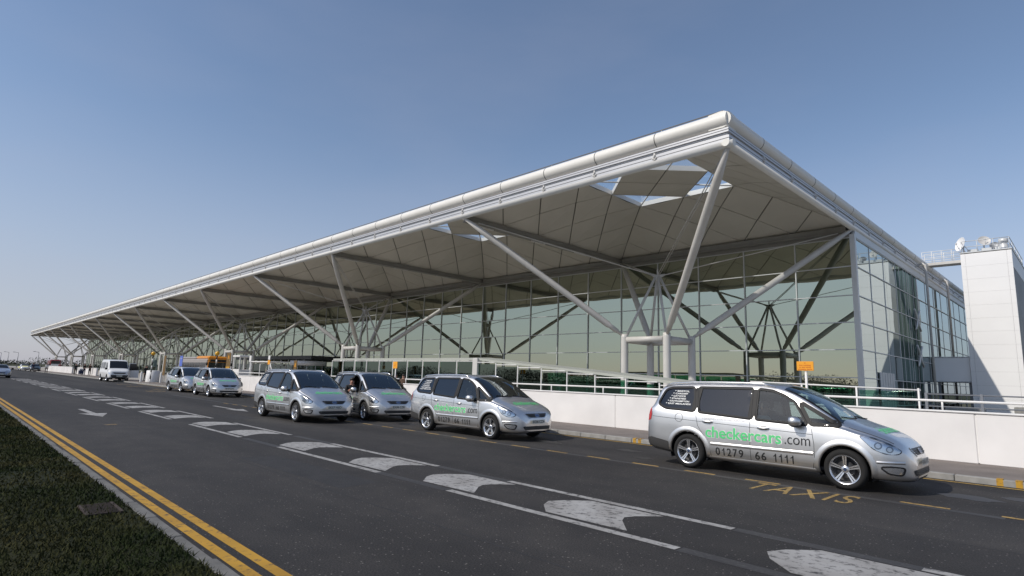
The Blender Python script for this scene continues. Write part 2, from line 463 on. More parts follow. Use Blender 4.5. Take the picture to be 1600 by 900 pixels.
# lane arrows
def arrow(xh, y, L, hw, hl, sw):
    return [[(xh - L, y - sw), (xh - hl, y - sw), (xh - hl, y + sw), (xh - L, y + sw)], [(xh - hl, y - hw), (xh, y), (xh - hl, y + hw)]]
decal('lane_arrow', arrow(-12.6, -19.25, 4.2, 0.42, 1.7, 0.10), M_mark)
decal('lane_arrow', arrow(-13.9, -14.1, 4.2, 0.36, 1.6, 0.09), M_mark)
decal('yellow_patch', [[(-9.5, -19.75), (-9.3, -19.72), (-9.4, -19.42), (-9.6, -19.44)]], M_yel2)
for X, Y in ((-40, -11), (-47, -11.3), (-53, -10.9), (-36, -12.3)):
    decal('worn_lettering', [strip(X - 1.4, X + 1.4, Y, 0.13), strip(X - 1.2, X + 0.6, Y + 0.5, 0.13), strip(X - 0.5, X + 1.5, Y - 0.45, 0.13)], M_yel2)
# pale patches of old paint burnt off the road between the marks
M_scar = paint('burnt_off_marking', (0.085, 0.082, 0.08), 1.6, (0.045, 0.043, 0.043), 22)
for (xa, xb, y) in ((7.4, 8.6, -17.70), (7.4, 9.6, -16.42), (1.7, 3.6, -17.70), (1.7, 3.6, -16.42), (-4.4, -2.4, -16.42), (-4.4, -2.4, -17.7), (-30, 9.5, -12.75)):
    decal('old_marking', [strip(xa, xb, y, 0.17)], M_scar, 0.002)
M_patch = mat('asphalt_patch', (0.030, 0.029, 0.030), 0.85, var=0.3, scale=3, bump=0.4, bscale=120)

def text_mesh(txt, size, bold=0.0, shear=0.0, spacing=1.0):
    cu = bpy.data.curves.new('txt', 'FONT')
    cu.body = txt; cu.size = size; cu.offset = bold; cu.shear = shear; cu.space_character = spacing
    cu.fill_mode = 'FRONT'
    ob = bpy.data.objects.new('txt', cu)
    COL.objects.link(ob)
    bpy.context.view_layer.update()
    dg_ = bpy.context.evaluated_depsgraph_get()
    me = ob.evaluated_get(dg_).to_mesh()
    vs = [tuple(v.co) for v in me.vertices]; fs = [tuple(p.vertices) for p in me.polygons]
    bpy.data.objects.remove(ob); bpy.data.curves.remove(cu)
    return vs, fs
def text_fit(txt, w, h, bold=0.0, **k):
    """text scaled into the box 0..w, 0..h"""
    vs, fs = text_mesh(txt, 1.0, bold, **k)
    x0 = min(v[0] for v in vs); x1 = max(v[0] for v in vs); y0 = min(v[1] for v in vs); y1 = max(v[1] for v in vs)
    return [((v[0] - x0) / (x1 - x0) * w, (v[1] - y0) / (y1 - y0) * h) for v in vs], fs
def flat_text(name, txt, w, h, m, parent, mtx, bold=0.0):
    vs, fs = text_fit(txt, w, h, bold)
    me = bpy.data.meshes.new(name); me.from_pydata([tuple(mtx @ Vector((x, y, 0))) for x, y in vs], [], fs); me.materials.append(m)
    return put(name, me, parent)
# TAXIS, read by a driver coming along +X: tops towards +X?  the letters stand across the bay, tops towards the kerb
vs, fs = text_fit('TAXIS', 1.60, 0.78, 0.004, spacing=1.15)
me = bpy.data.meshes.new('taxis_lettering'); me.from_pydata([(6.20 + x, -13.56 + y, 0.005) for x, y in vs], [], fs); me.materials.append(paint('taxis_yellow', (0.40, 0.26, 0.07), 0.6, scale=16))
put('taxis_lettering', me, road)
# yellow kerb blips
for X in (1.15, 1.32, 9.05, 9.32, 9.75):
    decal('kerb_mark', [[(X, -9.13), (X + 0.10, -9.13), (X + 0.10, -8.98), (X, -8.98)]], M_yel, 0.125, kr)
    MB().box((X, -9.128, 0.0), (X + 0.10, -9.124, 0.121)).build('kerb_mark', M_yel, kr)

# seams, repairs and oil drips on the road
for p in ([(-60, -19.2), (14, -19.05), (14, -19.08), (-60, -19.23)], [(-60, -14.95), (14, -14.9), (14, -14.93), (-60, -14.98)]):
    decal('road_seam', [p], M_patch, 0.0015)
decal('road_repair', [[(-1.2, -19.0), (2.6, -18.9), (2.5, -18.2), (-1.1, -18.3)]], M_patch, 0.0012)
decal('road_repair', [[(-12.5, -15.9), (-10.2, -15.9), (-10.2, -15.1), (-12.5, -15.1)]], M_patch, 0.0012)
M_oil = mat('oil_stain', (0.016, 0.015, 0.015), 0.5)
random.seed(77)
for X, Y, rr in ((8.9, -11.2, 0.28), (-0.2, -11.3, 0.3), (2.2, -10.9, 0.22), (-6.4, -11.5, 0.33), (9.6, -10.7, 0.2), (3.2, -11.8, 0.15)):
    decal('oil_stain', [[(X + rr * (0.7 + 0.5 * random.random()) * 1.6 * math.cos(a), Y + rr * (0.7 + 0.5 * random.random()) * math.sin(a)) for a in [2 * math.pi * k / 16 for k in range(16)]]], M_oil, 0.003)
# ================================================================== terminal building
BAY = 18.0; NB = 15; H = 12.1; XE = -BAY * NB
term = empty('terminal_building', (-135, 18, 0))
tag(term, 'long glass airport terminal with white overhanging roof on steel trees', 'terminal')
TINV = Matrix.Translation((135, -18, 0))
def tput(name, me, loc=(0, 0, 0), rot=None, parent=term):
    off = (135, -18, 0) if parent is term else (0, 0, 0)
    return put(name, me, parent, (loc[0] + off[0], loc[1] + off[1], loc[2] + off[2]), rot)
def tbuild(mb, name, m, parent=term): return tput(name, mb.mesh(name, m), parent=parent)

def dome(x, y):
    """height of the soffit inside one bay, local 0..18"""
    u = abs(2 * x / BAY - 1); v = abs(2 * y / BAY - 1)
    m = (min(1.0, max(u, v, 0.4)) - 0.4) / 0.6      # folded sides, flat lid round the skylights
    return 2.55 * (1 - m ** 1.18)
U = 1.8
# panel outlines in units of 1.8 m (diagonal lattice); skylights take four triangles round the middle
def in_sky(px, py):
    ax, ay = abs(px - 5), abs(py - 5)
    return ax < 2 and ay < 2 and ax + ay > 2
cells = []
for i in range(11):
    for j in range(11):
        if (i + j) % 2 == 0: continue
        tris = []
        for (a, b) in (((1, 0), (0, 1)), ((0, 1), (-1, 0)), ((-1, 0), (0, -1)), ((0, -1), (1, 0))):
            P1 = (i + a[0], j + a[1]); P2 = (i + b[0], j + b[1])
            if not all(0 <= q <= 10 for q in P1 + P2): continue
            cxm = (i + P1[0] + P2[0]) / 3; cym = (j + P1[1] + P2[1]) / 3
            if in_sky(cxm, cym): continue
            tris.append((P1, P2))
        if tris: cells.append(((i, j), tris))
skyl = []
for sx, sy in ((1, 1), (1, -1), (-1, 1), (-1, -1)):
    skyl.append([(5 + 2 * sx, 5), (5 + 2 * sx, 5 + 2 * sy), (5, 5 + 2 * sy)])
Z0 = 12.22
panel_meshes = []
def P3(p, c, k, dz=0.0):
    x = (c[0] + (p[0] - c[0]) * k) * U; y = (c[1] + (p[1] - c[1]) * k) * U
    return (x, y, Z0 + dome(x, y) + dz)
for (c, tris) in cells:
    mb = MB(); cc = c
    if len(tris) < 4:      # part cells shrink about their own middle
        xs = [q[0] for t in tris for q in t] + [c[0]] * len(tris); ys = [q[1] for t in tris for q in t] + [c[1]] * len(tris)
        cc = (sum(xs) / len(xs), sum(ys) / len(ys))
    kk = 0.970
    for a, b in tris:
        ca = P3(c, cc, kk, -0.09); p1 = P3(a, cc, kk); p2 = P3(b, cc, kk)
        mb.poly([ca, p1, p2])
        q1 = P3(a, cc, kk, 0.05); q2 = P3(b, cc, kk, 0.05)
        mb.poly([p1, q1, q2, p2])
    panel_meshes.append(mb.mesh('soffit_panel', M_soffit))
NP = 5
rest = MB()
for b in range(NB):
    ox = -BAY * (b + 1)
    for me in panel_meshes:
        if b < NP:
            tput('soffit_panel', me, (ox, 0, 0))
        else:
            n = len(rest.v)
            rest.v += [(v.co.x + ox, v.co.y, v.co.z) for v in me.vertices]
            for p in me.polygons: rest.face([n + q for q in p.vertices])
ro = tbuild(rest, 'soffit_panels_beyond', M_soffit); ro['kind'] = 'stuff'
# dark shell above the panels with openings for the skylights
def shell_mesh(ny_=10, sky_open=True, dz=0.10):
    mb = MB()
    for i in range(20):
        for j in range(20):
            x0, x1, y0, y1 = i / 2, (i + 1) / 2, j / 2, (j + 1) / 2
            for t in (((x0, y0), (x1, y0), (x1, y1)), ((x0, y0), (x1, y1), (x0, y1))) if (((i < 10) != (j < 10)) == (abs(i - 9.5) < 4 and abs(j - 9.5) < 4)) else (((x0, y0), (x1, y0), (x0, y1)), ((x1, y0), (x1, y1), (x0, y1))):
                mx_ = sum(p[0] for p in t) / 3; my_ = sum(p[1] for p in t) / 3
                if sky_open and in_sky(mx_, my_): continue
                mb.poly([(p[0] * U, p[1] * U, Z0 + dome(p[0] * U, p[1] * U) + dz) for p in t])
    # in_sky borders run along the other diagonal in two quadrants
    return mb.mesh('roof_shell', M_rib)
sh = shell_mesh()
for b in range(NB): tput('roof_shell', sh, (-BAY * (b + 1), 0, 0))
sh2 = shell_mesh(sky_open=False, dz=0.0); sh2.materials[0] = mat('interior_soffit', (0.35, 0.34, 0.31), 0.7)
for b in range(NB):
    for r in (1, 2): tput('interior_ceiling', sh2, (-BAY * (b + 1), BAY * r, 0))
# skylights: white upstands and a pane on top
me_up = MB(); me_pn = []
for t in skyl:
    for k in range(3):
        a, c = t[k], t[(k + 1) % 3]
        za = Z0 + dome(a[0] * U, a[1] * U) - 0.03; zc = Z0 + dome(c[0] * U, c[1] * U) - 0.03
        n = 4
        for q in range(n):
            p = [a[w] + (c[w] - a[w]) * q / n for w in (0, 1)]; p2 = [a[w] + (c[w] - a[w]) * (q + 1) / n for w in (0, 1)]
            h1 = Z0 + dome(p[0] * U, p[1] * U) - 0.03; h2 = Z0 + dome(p2[0] * U, p2[1] * U) - 0.03
            me_up.quad((p[0] * U, p[1] * U, h1), (p2[0] * U, p2[1] * U, h2), (p2[0] * U, p2[1] * U, h2 + 0.33), (p[0] * U, p[1] * U, h1 + 0.33))
    m_ = MB().poly([(p[0] * U, p[1] * U, Z0 + dome(p[0] * U, p[1] * U) + 0.31) for p in t])
    me_pn.append(m_.mesh('skylight_pane', glass_mat('skylight_glass', 0.03, (1, 1, 1), (0.90, 0.95, 0.97), rmax=0.25) if not me_pn else MATS['skylight_glass']))
# glazing bar across each skylight
for sx, sy in ((1, 1), (1, -1), (-1, 1), (-1, -1)):
    a = ((5 + sx) * U, (5 + sy) * U); c = ((5 + 2 * sx) * U, (5 + 2 * sy) * U)
    me_up.tube([(a[0], a[1], Z0 + dome(*a)), (c[0], c[1], Z0 + dome(*c))], 0.05, 6)
me_upm = me_up.mesh('skylight', M_white)
for b in range(NB):
    s_ = tput('skylight', me_upm, (-BAY * (b + 1), 0, 0))
    for m_ in me_pn: put('pane', m_, s_)
# beams under the shell along the bay lines
mby = MB().box((-0.2, 0.2, 11.86), (0.2, 17.8, 12.2)); mby.box((-0.28, 0.2, 11.80), (0.28, 17.8, 11.855))
mey = mby.mesh('roof_beam', M_steel_d)
for b in range(1, NB + 1): tput('roof_beam', mey, (-BAY * b, 0, 0))
mbx = MB().box((0.3, -0.2, 11.86), (17.7, 0.2, 12.2)); mbx.box((0.3, -0.28, 11.80), (17.7, 0.28, 11.855))
mex = mbx.mesh('roof_beam', M_steel_d)
for b in range(NB): tput('roof_beam', mex, (-BAY * (b + 1), 17.75, 0))
lst = MB().bbox((-0.05, 0, 11.70), (0.05, 1.5, 11.79), 0.01).mesh('light_fitting', M_white)
for b in range(1, 9):
    for yy in (1.2, 6.5, 11.5): tput('light_fitting', lst, (-BAY * b, yy, 0))
# eaves: tube, fascia steps, dark slot, rounded gutter cassettes, rail, brackets
YB = 66.0
fas = MB()
for (o0, o1, z0_, z1_) in ((-0.10, 0.25, 12.25, 12.52), (0.02, 0.32, 12.52, 12.70), (-0.06, 0.32, 12.70, 12.90)):
    fas.box((XE - 0.1, o0, z0_), (-o0, o1, z1_ - 0.004))
    fas.box((-o1, o1 + 0.003, z0_), (-o0, YB, z1_ - 0.004))
    fas.box((XE - 0.1 , o1 + 0.003, z0_), (XE + 0.2, YB, z1_ - 0.004))
tbuild(fas, 'fascia', M_fascia)
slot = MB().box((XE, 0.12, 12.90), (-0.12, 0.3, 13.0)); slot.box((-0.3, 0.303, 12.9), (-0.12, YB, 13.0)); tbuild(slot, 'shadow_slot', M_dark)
for zz in (12.385, 12.61, 12.80):
    of = {12.385: -0.10, 12.61: 0.02, 12.80: -0.06}[zz]
    tbuild(MB().box((XE, of - 0.008, zz - 0.012), (-of, of - 0.001, zz + 0.012)), 'louvre_line', M_joint)
    tbuild(MB().box((-of + 0.001, of, zz - 0.012), (-of + 0.008, YB, zz + 0.012)), 'louvre_line', M_joint)
et = MB().tube([(XE - 0.3, 0, 12.12), (0.28, 0, 12.12)], 0.17, 14); tbuild(et, 'eave_tube', M_gutter)
et = MB().tube([(0, -0.25, 12.125), (0, YB, 12.125)], 0.168, 14); tbuild(et, 'eave_tube', M_gutter)
def gprof():
    pts = []
    for k in range(9):
        a = R(-80 + 175 * k / 8)
        pts.append((0.30 - 0.46 * math.cos(a), 13.36 + 0.40 * math.sin(a)))
    return pts
gp = gprof()
def gseg(L):
    mb = MB(); rings = []
    for xx in (0.018, L - 0.018): rings.append([(xx, p[0], p[1]) for p in gp] + [(xx, 0.9, 13.72), (xx, 0.9, 13.0)])
    mb.rings([r[:len(gp)] for r in rings], 0, True, False, close=False)
    for r in rings: mb.poly(r)
    mb.quad(rings[0][len(gp) - 1], rings[0][len(gp)], rings[1][len(gp)], rings[1][len(gp) - 1])
    return mb.mesh('gutter_segment', M_gutter)
meg = gseg(3.6)
band = MB().rings([[(-0.022, 0.3 + (p[0] - 0.3) * 1.012, 13.36 + (p[1] - 13.36) * 1.012) for p in gp] + [(-0.022, 0.9, 13.73), (-0.022, 0.9, 13.0)],
                   [(0.022, 0.3 + (p[0] - 0.3) * 1.012, 13.36 + (p[1] - 13.36) * 1.012) for p in gp] + [(0.022, 0.9, 13.73), (0.022, 0.9, 13.0)]], 0, False, True).mesh('gutter_joint', M_joint)
br = MB().box((-0.05, -0.14, 12.26), (0.05, -0.06, 12.62)); br.box((-0.035, -0.20, 12.40), (0.035, -0.14, 12.50)); br.box((-0.12, -0.16, 12.33), (0.12, -0.09, 12.38))
bre = br.mesh('gutter_bracket', M_steel)
for k in range(75):
    tput('gutter_segment', meg, (-3.6 * (k + 1), 0, 0))
    if k: tput('gutter_joint', band, (-3.6 * k, 0, 0)); tput('gutter_bracket', bre, (-3.6 * k, 0, 0))
for k in range(18):
    # side eave: the same cassette turned so that it faces +X
    tput('gutter_segment', meg, (0, 3.6 * k, 0), (0, 0, R(90)))
    if k: tput('gutter_joint', band, (0, 3.6 * k, 0), (0, 0, R(90))); tput('gutter_bracket', bre, (0, 3.6 * k, 0), (0, 0, R(90)))
# corner cassette end: mitre
mb = MB()
n = len(mb.v)
for p in gp: mb.v.append((-p[0], p[0], p[1]))
# roof rail above the gutter
rl = MB()
rl.tube([(XE, 0.55, 14.02), (-0.45, 0.55, 14.02)], 0.028, 6); rl.tube([(XE, 0.62, 13.95), (-0.5, 0.62, 13.95)], 0.022, 6)
tbuild(rl, 'roof_rail', M_rib)
rl = MB(); rl.tube([(-0.5, 0.5, 14.0), (-0.5, YB, 14.0)], 0.03, 6)
for k in range(0, 36): rl.tube([(-0.5, 1 + 1.8 * k, 13.7), (-0.5, 1 + 1.8 * k, 14.02)], 0.02, 5)
tbuild(rl, 'roof_rail', M_rib)
post = MB().tube([(0, 0.55, 13.70), (0, 0.55, 14.02)], 0.02, 5).mesh('rail_post', M_steel)
for k in range(1, 60): tput('rail_post', post, (-3.6 * k, 0, 0))

# ------------------------------------------------------------------ glazed front wall (Y = 18) and side wall (X = 0)
rows = [0.12, 0.62, 2.42, 4.20, 5.95, 7.70, 9.60, 11.50]
random.seed(21)
pane_mesh = {}
def pane(w, h, key, m):
    if key not in pane_mesh:
        pane_mesh[key] = MB().box((-w / 2, -0.012, -h / 2), (w / 2, 0.012, h / 2)).mesh('glass_pane', m)
    return pane_mesh[key]
NCOL = 75
gw = empty('front_glazing', (0, 0, 0), parent=term)
beyond = MB()
for c in range(NCOL):
    xc = -3.6 * c - 1.8
    for r in range(len(rows) - 1):
        h = rows[r + 1] - rows[r]; zc = (rows[r + 1] + rows[r]) / 2
        if c < 32 and r > 0:
            tput('glass_pane', pane(3.6 - 0.07, h - 0.06, ('f', r), M_glass), (xc, 18.0, zc), (R(random.gauss(0, 0.10)), 0, R(random.gauss(0, 0.10))))
        else:
            beyond.box((xc - 1.765, 17.988, zc - h / 2 + 0.03), (xc + 1.765, 18.012, zc + h / 2 - 0.03))
bo = tbuild(beyond, 'glass_panes_beyond', M_glass); bo['kind'] = 'stuff'
NS = 13
for c in range(NS):
    yc = 18.0 + 3.6 * c + 1.8
    for r in range(1, len(rows) - 1):
        if c in (3, 4): continue
        h = rows[r + 1] - rows[r]; zc = (rows[r + 1] + rows[r]) / 2
        tput('glass_pane', pane(3.6 - 0.07, h - 0.06, ('s', r), M_glass_side), (0, yc, zc), (0, R(random.gauss(0, 0.10)), R(90) + R(random.gauss(0, 0.12))))
bpy.data.objects.remove(gw)
mul = MB().box((-0.035, -0.10, 0.1), (0.035, 0.16, 11.5)).mesh('mullion', M_alu)
for c in range(1, NCOL + 1): tput('mullion', mul, (-3.6 * c, 18.0, 0))
mul_s = MB().box((-0.035, -0.04, 0.1), (0.035, 0.10, 11.5)).mesh('mullion', M_alu)
for c in range(1, NS + 1): tput('mullion', mul_s, (0, 18.0 + 3.6 * c, 0), (0, 0, R(90)))
crn = MB().box((-0.16, -0.14, 0.1), (0.14, 0.16, 11.7)); tput('corner_post', crn.mesh('corner_post', M_alu), (0, 18, 0))
for r in range(1, len(rows)):
    z = rows[r]
    tbuild(MB().box((XE, 17.93, z - 0.03), (-0.17, 18.07, z + 0.03)), 'transom', M_alu)
    tbuild(MB().box((-0.07, 18.17, z - 0.03), (0.07, 18 + 3.6 * NS, z + 0.03)), 'transom', M_alu)
tbuild(MB().box((XE, 17.9, 11.53), (-0.17, 18.1, 11.79)), 'head_beam', M_steel_d)
tbuild(MB().box((-0.1, 18.17, 11.53), (0.1, YB, 12.0)), 'head_beam', M_alu)
# interior
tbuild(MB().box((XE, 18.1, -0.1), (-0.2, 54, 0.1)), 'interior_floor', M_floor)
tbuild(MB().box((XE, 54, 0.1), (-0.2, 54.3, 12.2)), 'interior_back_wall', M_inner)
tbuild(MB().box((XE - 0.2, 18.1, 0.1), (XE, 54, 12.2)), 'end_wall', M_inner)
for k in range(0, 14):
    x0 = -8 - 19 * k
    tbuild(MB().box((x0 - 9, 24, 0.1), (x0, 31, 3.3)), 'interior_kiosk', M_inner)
# side wall features: solid door panels, recessed dark bay, X brackets, downpipes
tb = MB()
for k in range(6): tb.box((0.10, 22.0 + k * 0.6 * 1.1, 0.12), (0.13, 22.0 + k * 0.66 + 0.55, 2.9))
tbuild(tb, 'side_door_panels', M_alu)
M_recess = glass_mat('recess_glass', 0.10, (0.6, 0.8, 0.75), (0.10, 0.20, 0.16))
tbuild(MB().box((0.0, 28.85, 0.6), (0.02, 35.95, 11.45)), 'dark_side_bay', M_recess)
for k in range(5): tbuild(MB().box((0.08, 29.6 + k * 1.55, 0.6), (0.10, 29.66 + k * 1.55, 11.45)), 'bay_mullion', M_alu)
for z in (4.6, 7.6):
    xb = MB()
    for s in (-1, 1):
        for t in (-1, 1): xb.tube([(0.22, 34.6 + 0.18 * s, z), (0.22, 34.6 + 0.42 * s, z + 0.45 * t), (0.22, 34.6 + 0.95 * s, z + 0.85 * t)], 0.07, 6)
    xb.tube([(0.22, 34.25, z), (0.22, 34.95, z)], 0.07, 6)
    tbuild(xb, 'cross_bracket', M_white)
for yy in (37.6, 47.8):
    dp = MB().tube([(0.55, yy, 0.1), (0.55, yy, 12.3), (0.52, yy, 12.75), (0.3, yy, 12.95), (0.05, yy, 12.8), (-0.02, yy, 12.4)], 0.10, 8)
    tbuild(dp, 'downpipe', M_steel)

# ------------------------------------------------------------------ steel trees that carry the roof
ORD = ['at the roof corner beside the glass corner', 'second', 'third', 'fourth', 'fifth', 'sixth', 'seventh', 'eighth']
TW, TZ, TA = 1.5, 4.45, 8.35
def steel_tree():
    t = empty('roof_support_tree')
    cm = MB().lathe([(0.232, 0.0), (0.232, TZ - 0.10), (0.225, TZ + 0.12), (0.0, TZ + 0.13)], seg=18).mesh('column', M_steel)
    for sx in (-1, 1):
        for sy in (-1, 1):
            put('column', cm, t, (TW * sx, TW * sy, 0.02))
            a = Vector((TW * sx, TW * sy, TZ - 0.02)); d = Vector((9 * sx, 9 * sy, 11.95)); v = (d - a)
            L = v.length; v.normalize()
            b = MB().tube([a + v * 0.2, a + v * 0.55, a + v * 0.56, a + v * 1.15, a + v * 1.3, a + v * (L - 1.7), a + v * (L - 0.05)],
                          [0.10, 0.10, 0.15, 0.16, 0.205, 0.205, 0.10], 16)
            put('branch', b.mesh('branch', M_steel), t)
            s = MB().tube([a + Vector((-0.1 * sx, -0.1 * sy, 0.1)), (0.1 * sx, 0.1 * sy, TA)], 0.085, 10)
            put('strut', s.mesh('strut', M_steel), t)
            for q in (-1, 1):
                off = Vector((-sy, sx, 0)).normalized() * 0.06 * q * sx * sy
                s = MB().tube([Vector((0.22 * sx, 0.22 * sy, TA + 0.12)) + off, Vector((8.3 * sx, 8.3 * sy, 11.6)) + off], 0.028, 6)
                put('tie_rod', s.mesh('tie_rod', M_steel), t)
    for s in (-1, 1):
        b = MB().tube([(-TW + 0.2, TW * s, TZ - 0.22), (TW - 0.2, TW * s, TZ - 0.22)], 0.19, 14)
        put('top_beam', b.mesh('top_beam', M_steel), t)
        b = MB().tube([(TW * s, -TW + 0.2, TZ - 0.22), (TW * s, TW - 0.2, TZ - 0.22)], 0.19, 14)
        put('top_beam', b.mesh('top_beam', M_steel), t)
    b = MB().lathe([(0.0, TA - 0.25), (0.14, TA - 0.2), (0.14, TA + 0.1), (0.05, TA + 0.16), (0.05, TA + 0.5), (0.0, TA + 0.52)], seg=12)
    for sx in (-1, 1):
        for sy in (-1, 1):
            b.poly([(0.06 * sx, 0.06 * sy, TA - 0.1), (0.34 * sx, 0.34 * sy, TA + 0.12), (0.34 * sx, 0.34 * sy, TA + 0.24), (0.06 * sx, 0.06 * sy, TA + 0.16)])
    put('apex_node', b.mesh('apex_node', M_steel), t)
    return t
tr0 = steel_tree()
for k in range(8):
    t = tr0 if k == 0 else copy_tree(tr0)
    t.location = (-9 - 36 * k, 9, 0.1)
    lab = 'pale steel roof tree on four columns at the outer roof corner by the side glass' if k == 0 else \
          ('last pale steel roof tree at the far end of the terminal' if k == 7 else '%s pale steel roof tree on four columns counted from the side glass corner' % ORD[k])
    tag(t, lab, 'roof support', 'steel trees carrying the terminal roof')
# ================================================================== vehicles
def pchip(keys):
    xs = [k[0] for k in keys]; ys = [k[1] for k in keys]; n = len(xs)
    h = [xs[i + 1] - xs[i] for i in range(n - 1)]; d = [(ys[i + 1] - ys[i]) / h[i] for i in range(n - 1)]
    m = [d[0]] + [0] * (n - 2) + [d[-1]]
    for i in range(1, n - 1):
        if d[i - 1] * d[i] > 0:
            w1 = 2 * h[i] + h[i - 1]; w2 = h[i] + 2 * h[i - 1]
            m[i] = (w1 + w2) / (w1 / d[i - 1] + w2 / d[i])
    def f(x):
        if x <= xs[0]: return ys[0]
        if x >= xs[-1]: return ys[-1]
        lo = 0
        while x > xs[lo + 1]: lo += 1
        t = (x - xs[lo]) / h[lo]
        return (ys[lo] * (1 + 2 * t) * (1 - t) ** 2 + h[lo] * m[lo] * t * (1 - t) ** 2 + ys[lo + 1] * t * t * (3 - 2 * t) + h[lo] * m[lo + 1] * t * t * (t - 1))
    return f

class Shell:
    """A car body surface: sections along x, each a smooth half outline from the sill up to the roof centre."""
    def __init__(s, zb, zt, w, belt, w6, d6, wbelt=0.965, mid=0.62, crown=0.25):
        s.zb, s.zt, s.w, s.belt, s.w6, s.d6 = map(pchip, (zb, zt, w, belt, w6, d6))
        s.wb = wbelt; s.mid = mid; s.crown = crown
        s.x0 = zt[0][0]; s.x1 = zt[-1][0]; s.cache = {}
    def knots(s, x):
        zb, zt, w = s.zb(x), s.zt(x), s.w(x)
        z6 = zt - s.d6(x); w6 = min(s.w6(x), w * 0.93)
        hb = min(s.belt(x), z6 - 0.35 * (z6 - zb) * 0.30)
        lo = zb + (hb - zb) * 0.36; hi = zb + (hb - zb) * 0.70
        return [(w * 0.70, zb), (w * 0.93, zb + 0.035 * min(1, (hb - zb) / 0.3)), (w * 0.985, zb + (hb - zb) * 0.18), (w, lo), (w * 0.998, hi), (w * s.wb, hb),
                (w6 + (w * s.wb - w6) * 0.45, hb + (z6 - hb) * 0.58), (w6, z6), (w6 * 0.80, zt - s.d6(x) * 0.30), (w6 * 0.45, zt - s.d6(x) * 0.06), (0.0, zt)]
    def section(s, x):
        k = round(x, 5)
        if k in s.cache: return s.cache[k]
        K = s.knots(x); out = []
        for i in range(len(K) - 1):
            p0 = K[max(i - 1, 0)]; p1 = K[i]; p2 = K[i + 1]; p3 = K[min(i + 2, len(K) - 1)]
            for q in range(8):
                t = q / 8
                out.append(
                           tuple(_hermite(p1[c], p2[c], 0.42 * (p2[c] - p0[c]), 0.42 * (p3[c] - p1[c]), t) for c in (0, 1)))
        out.append(K[-1])
        s.cache[k] = out
        return out
    def yside(s, x, z):
        S = s.section(x); best = None
        for i in range(0, 59):
            (ya, za), (yb, zb_) = S[i], S[i + 1]
            if za <= z <= zb_ and zb_ > za: best = ya + (yb - ya) * (z - za) / (zb_ - za)
        if best is None: best = S[0][0] if z < S[0][1] else S[59][0]
        return best
    def ztop(s, x, y):
        S = s.section(x); y = abs(y)
        for i in range(len(S) - 1, 38, -1):
            (ya, za), (yb, zb_) = S[i], S[i - 1]
            if ya <= y <= yb and yb > ya: return za + (zb_ - za) * (y - ya) / (yb - ya)
        return S[40][1]
    def xfront(s, y, z):
        lo, hi = 1.2, s.x1
        def inside(x):
            return s.zb(x) <= z <= s.ztop(x, y) and abs(y) <= s.yside(x, z) + 1e-6
        if inside(hi): return hi
        for _ in range(22):
            m = (lo + hi) / 2
            if inside(m): lo = m
            else: hi = m
        return lo
def _hermite(a, b, ma, mb_, t):
    return a * (1 + 2 * t) * (1 - t) ** 2 + ma * t * (1 - t) ** 2 + b * t * t * (3 - 2 * t) + mb_ * t * t * (t - 1)

def rnd(poly, r=0.06, n=4):
    """round the corners of an outline"""
    out = []; N = len(poly)
    for i in range(N):
        p = Vector((poly[i][0], poly[i][1], 0)); a = Vector((*poly[i - 1], 0)); b = Vector((*poly[(i + 1) % N], 0))
        ra = min(r, (a - p).length * 0.45); rb = min(r, (b - p).length * 0.45)
        A = p + (a - p).normalized() * ra; B = p + (b - p).normalized() * rb
        for k in range(n + 1):
            t = k / n
            q = A * (1 - t) ** 2 + p * 2 * t * (1 - t) + B * t * t
            out.append((q.x, q.y))
    return out
def offs(poly, d):
    """grow an outline outwards by d"""
    area = sum(poly[i - 1][0] * poly[i][1] - poly[i][0] * poly[i - 1][1] for i in range(len(poly)))
    sg = 1 if area > 0 else -1; out = []
    N = len(poly)
    for i in range(N):
        a = Vector((*poly[i - 1], 0)); b = Vector((*poly[(i + 1) % N], 0)); t = (b - a)
        if t.length < 1e-6: out.append(poly[i]); continue
        t.normalize(); out.append((poly[i][0] + t.y * d * sg, poly[i][1] - t.x * d * sg))
    return out
def inside(poly, x, y):
    c = False; N = len(poly)
    for i in range(N):
        (xa, ya), (xb, yb) = poly[i - 1], poly[i]
        if (ya > y) != (yb > y) and x < (xb - xa) * (y - ya) / (yb - ya) + xa: c = not c
    return c
def span(poly, x):
    ys = []; N = len(poly)
    for i in range(N):
        (xa, ya), (xb, yb) = poly[i - 1], poly[i]
        if (xa <= x < xb) or (xb <= x < xa): ys.append(ya + (yb - ya) * (x - xa) / (xb - xa))
    return (min(ys), max(ys)) if len(ys) >= 2 else None
def patch(mb, poly, f, nx=14, ny=6, m=0):
    """fill an outline (a,b) with a small grid carried onto a surface by f(a,b)"""
    a0 = min(p[0] for p in poly); a1 = max(p[0] for p in poly); cols = []
    for i in range(nx + 1):
        t = 0.5 - 0.5 * math.cos(math.pi * i / nx)
        t = 0.5 * t + 0.5 * i / nx
        a = a0 + (a1 - a0) * min(max(t, 0.0008), 0.9992)
        sp = span(poly, a)
        if sp: cols.append([(a, sp[0] + (sp[1] - sp[0]) * j / ny) for j in range(ny + 1)])
    n = len(mb.v)
    for c in cols: mb.v += [tuple(f(*p)) for p in c]
    for i in range(len(cols) - 1):
        for j in range(ny):
            a = n + i * (ny + 1) + j
            mb.face((a, a + 1, a + ny + 2, a + ny + 1), m, True)
    return mb
def ring(mb, inner, outer, f, m=0):
    n = len(mb.v); N = len(inner)
    mb.v += [tuple(f(*p)) for p in inner] + [tuple(f(*p)) for p in outer]
    for i in range(N):
        j = (i + 1) % N
        mb.face((n + i, n + j, n + N + j, n + N + i), m, True)
    return mb

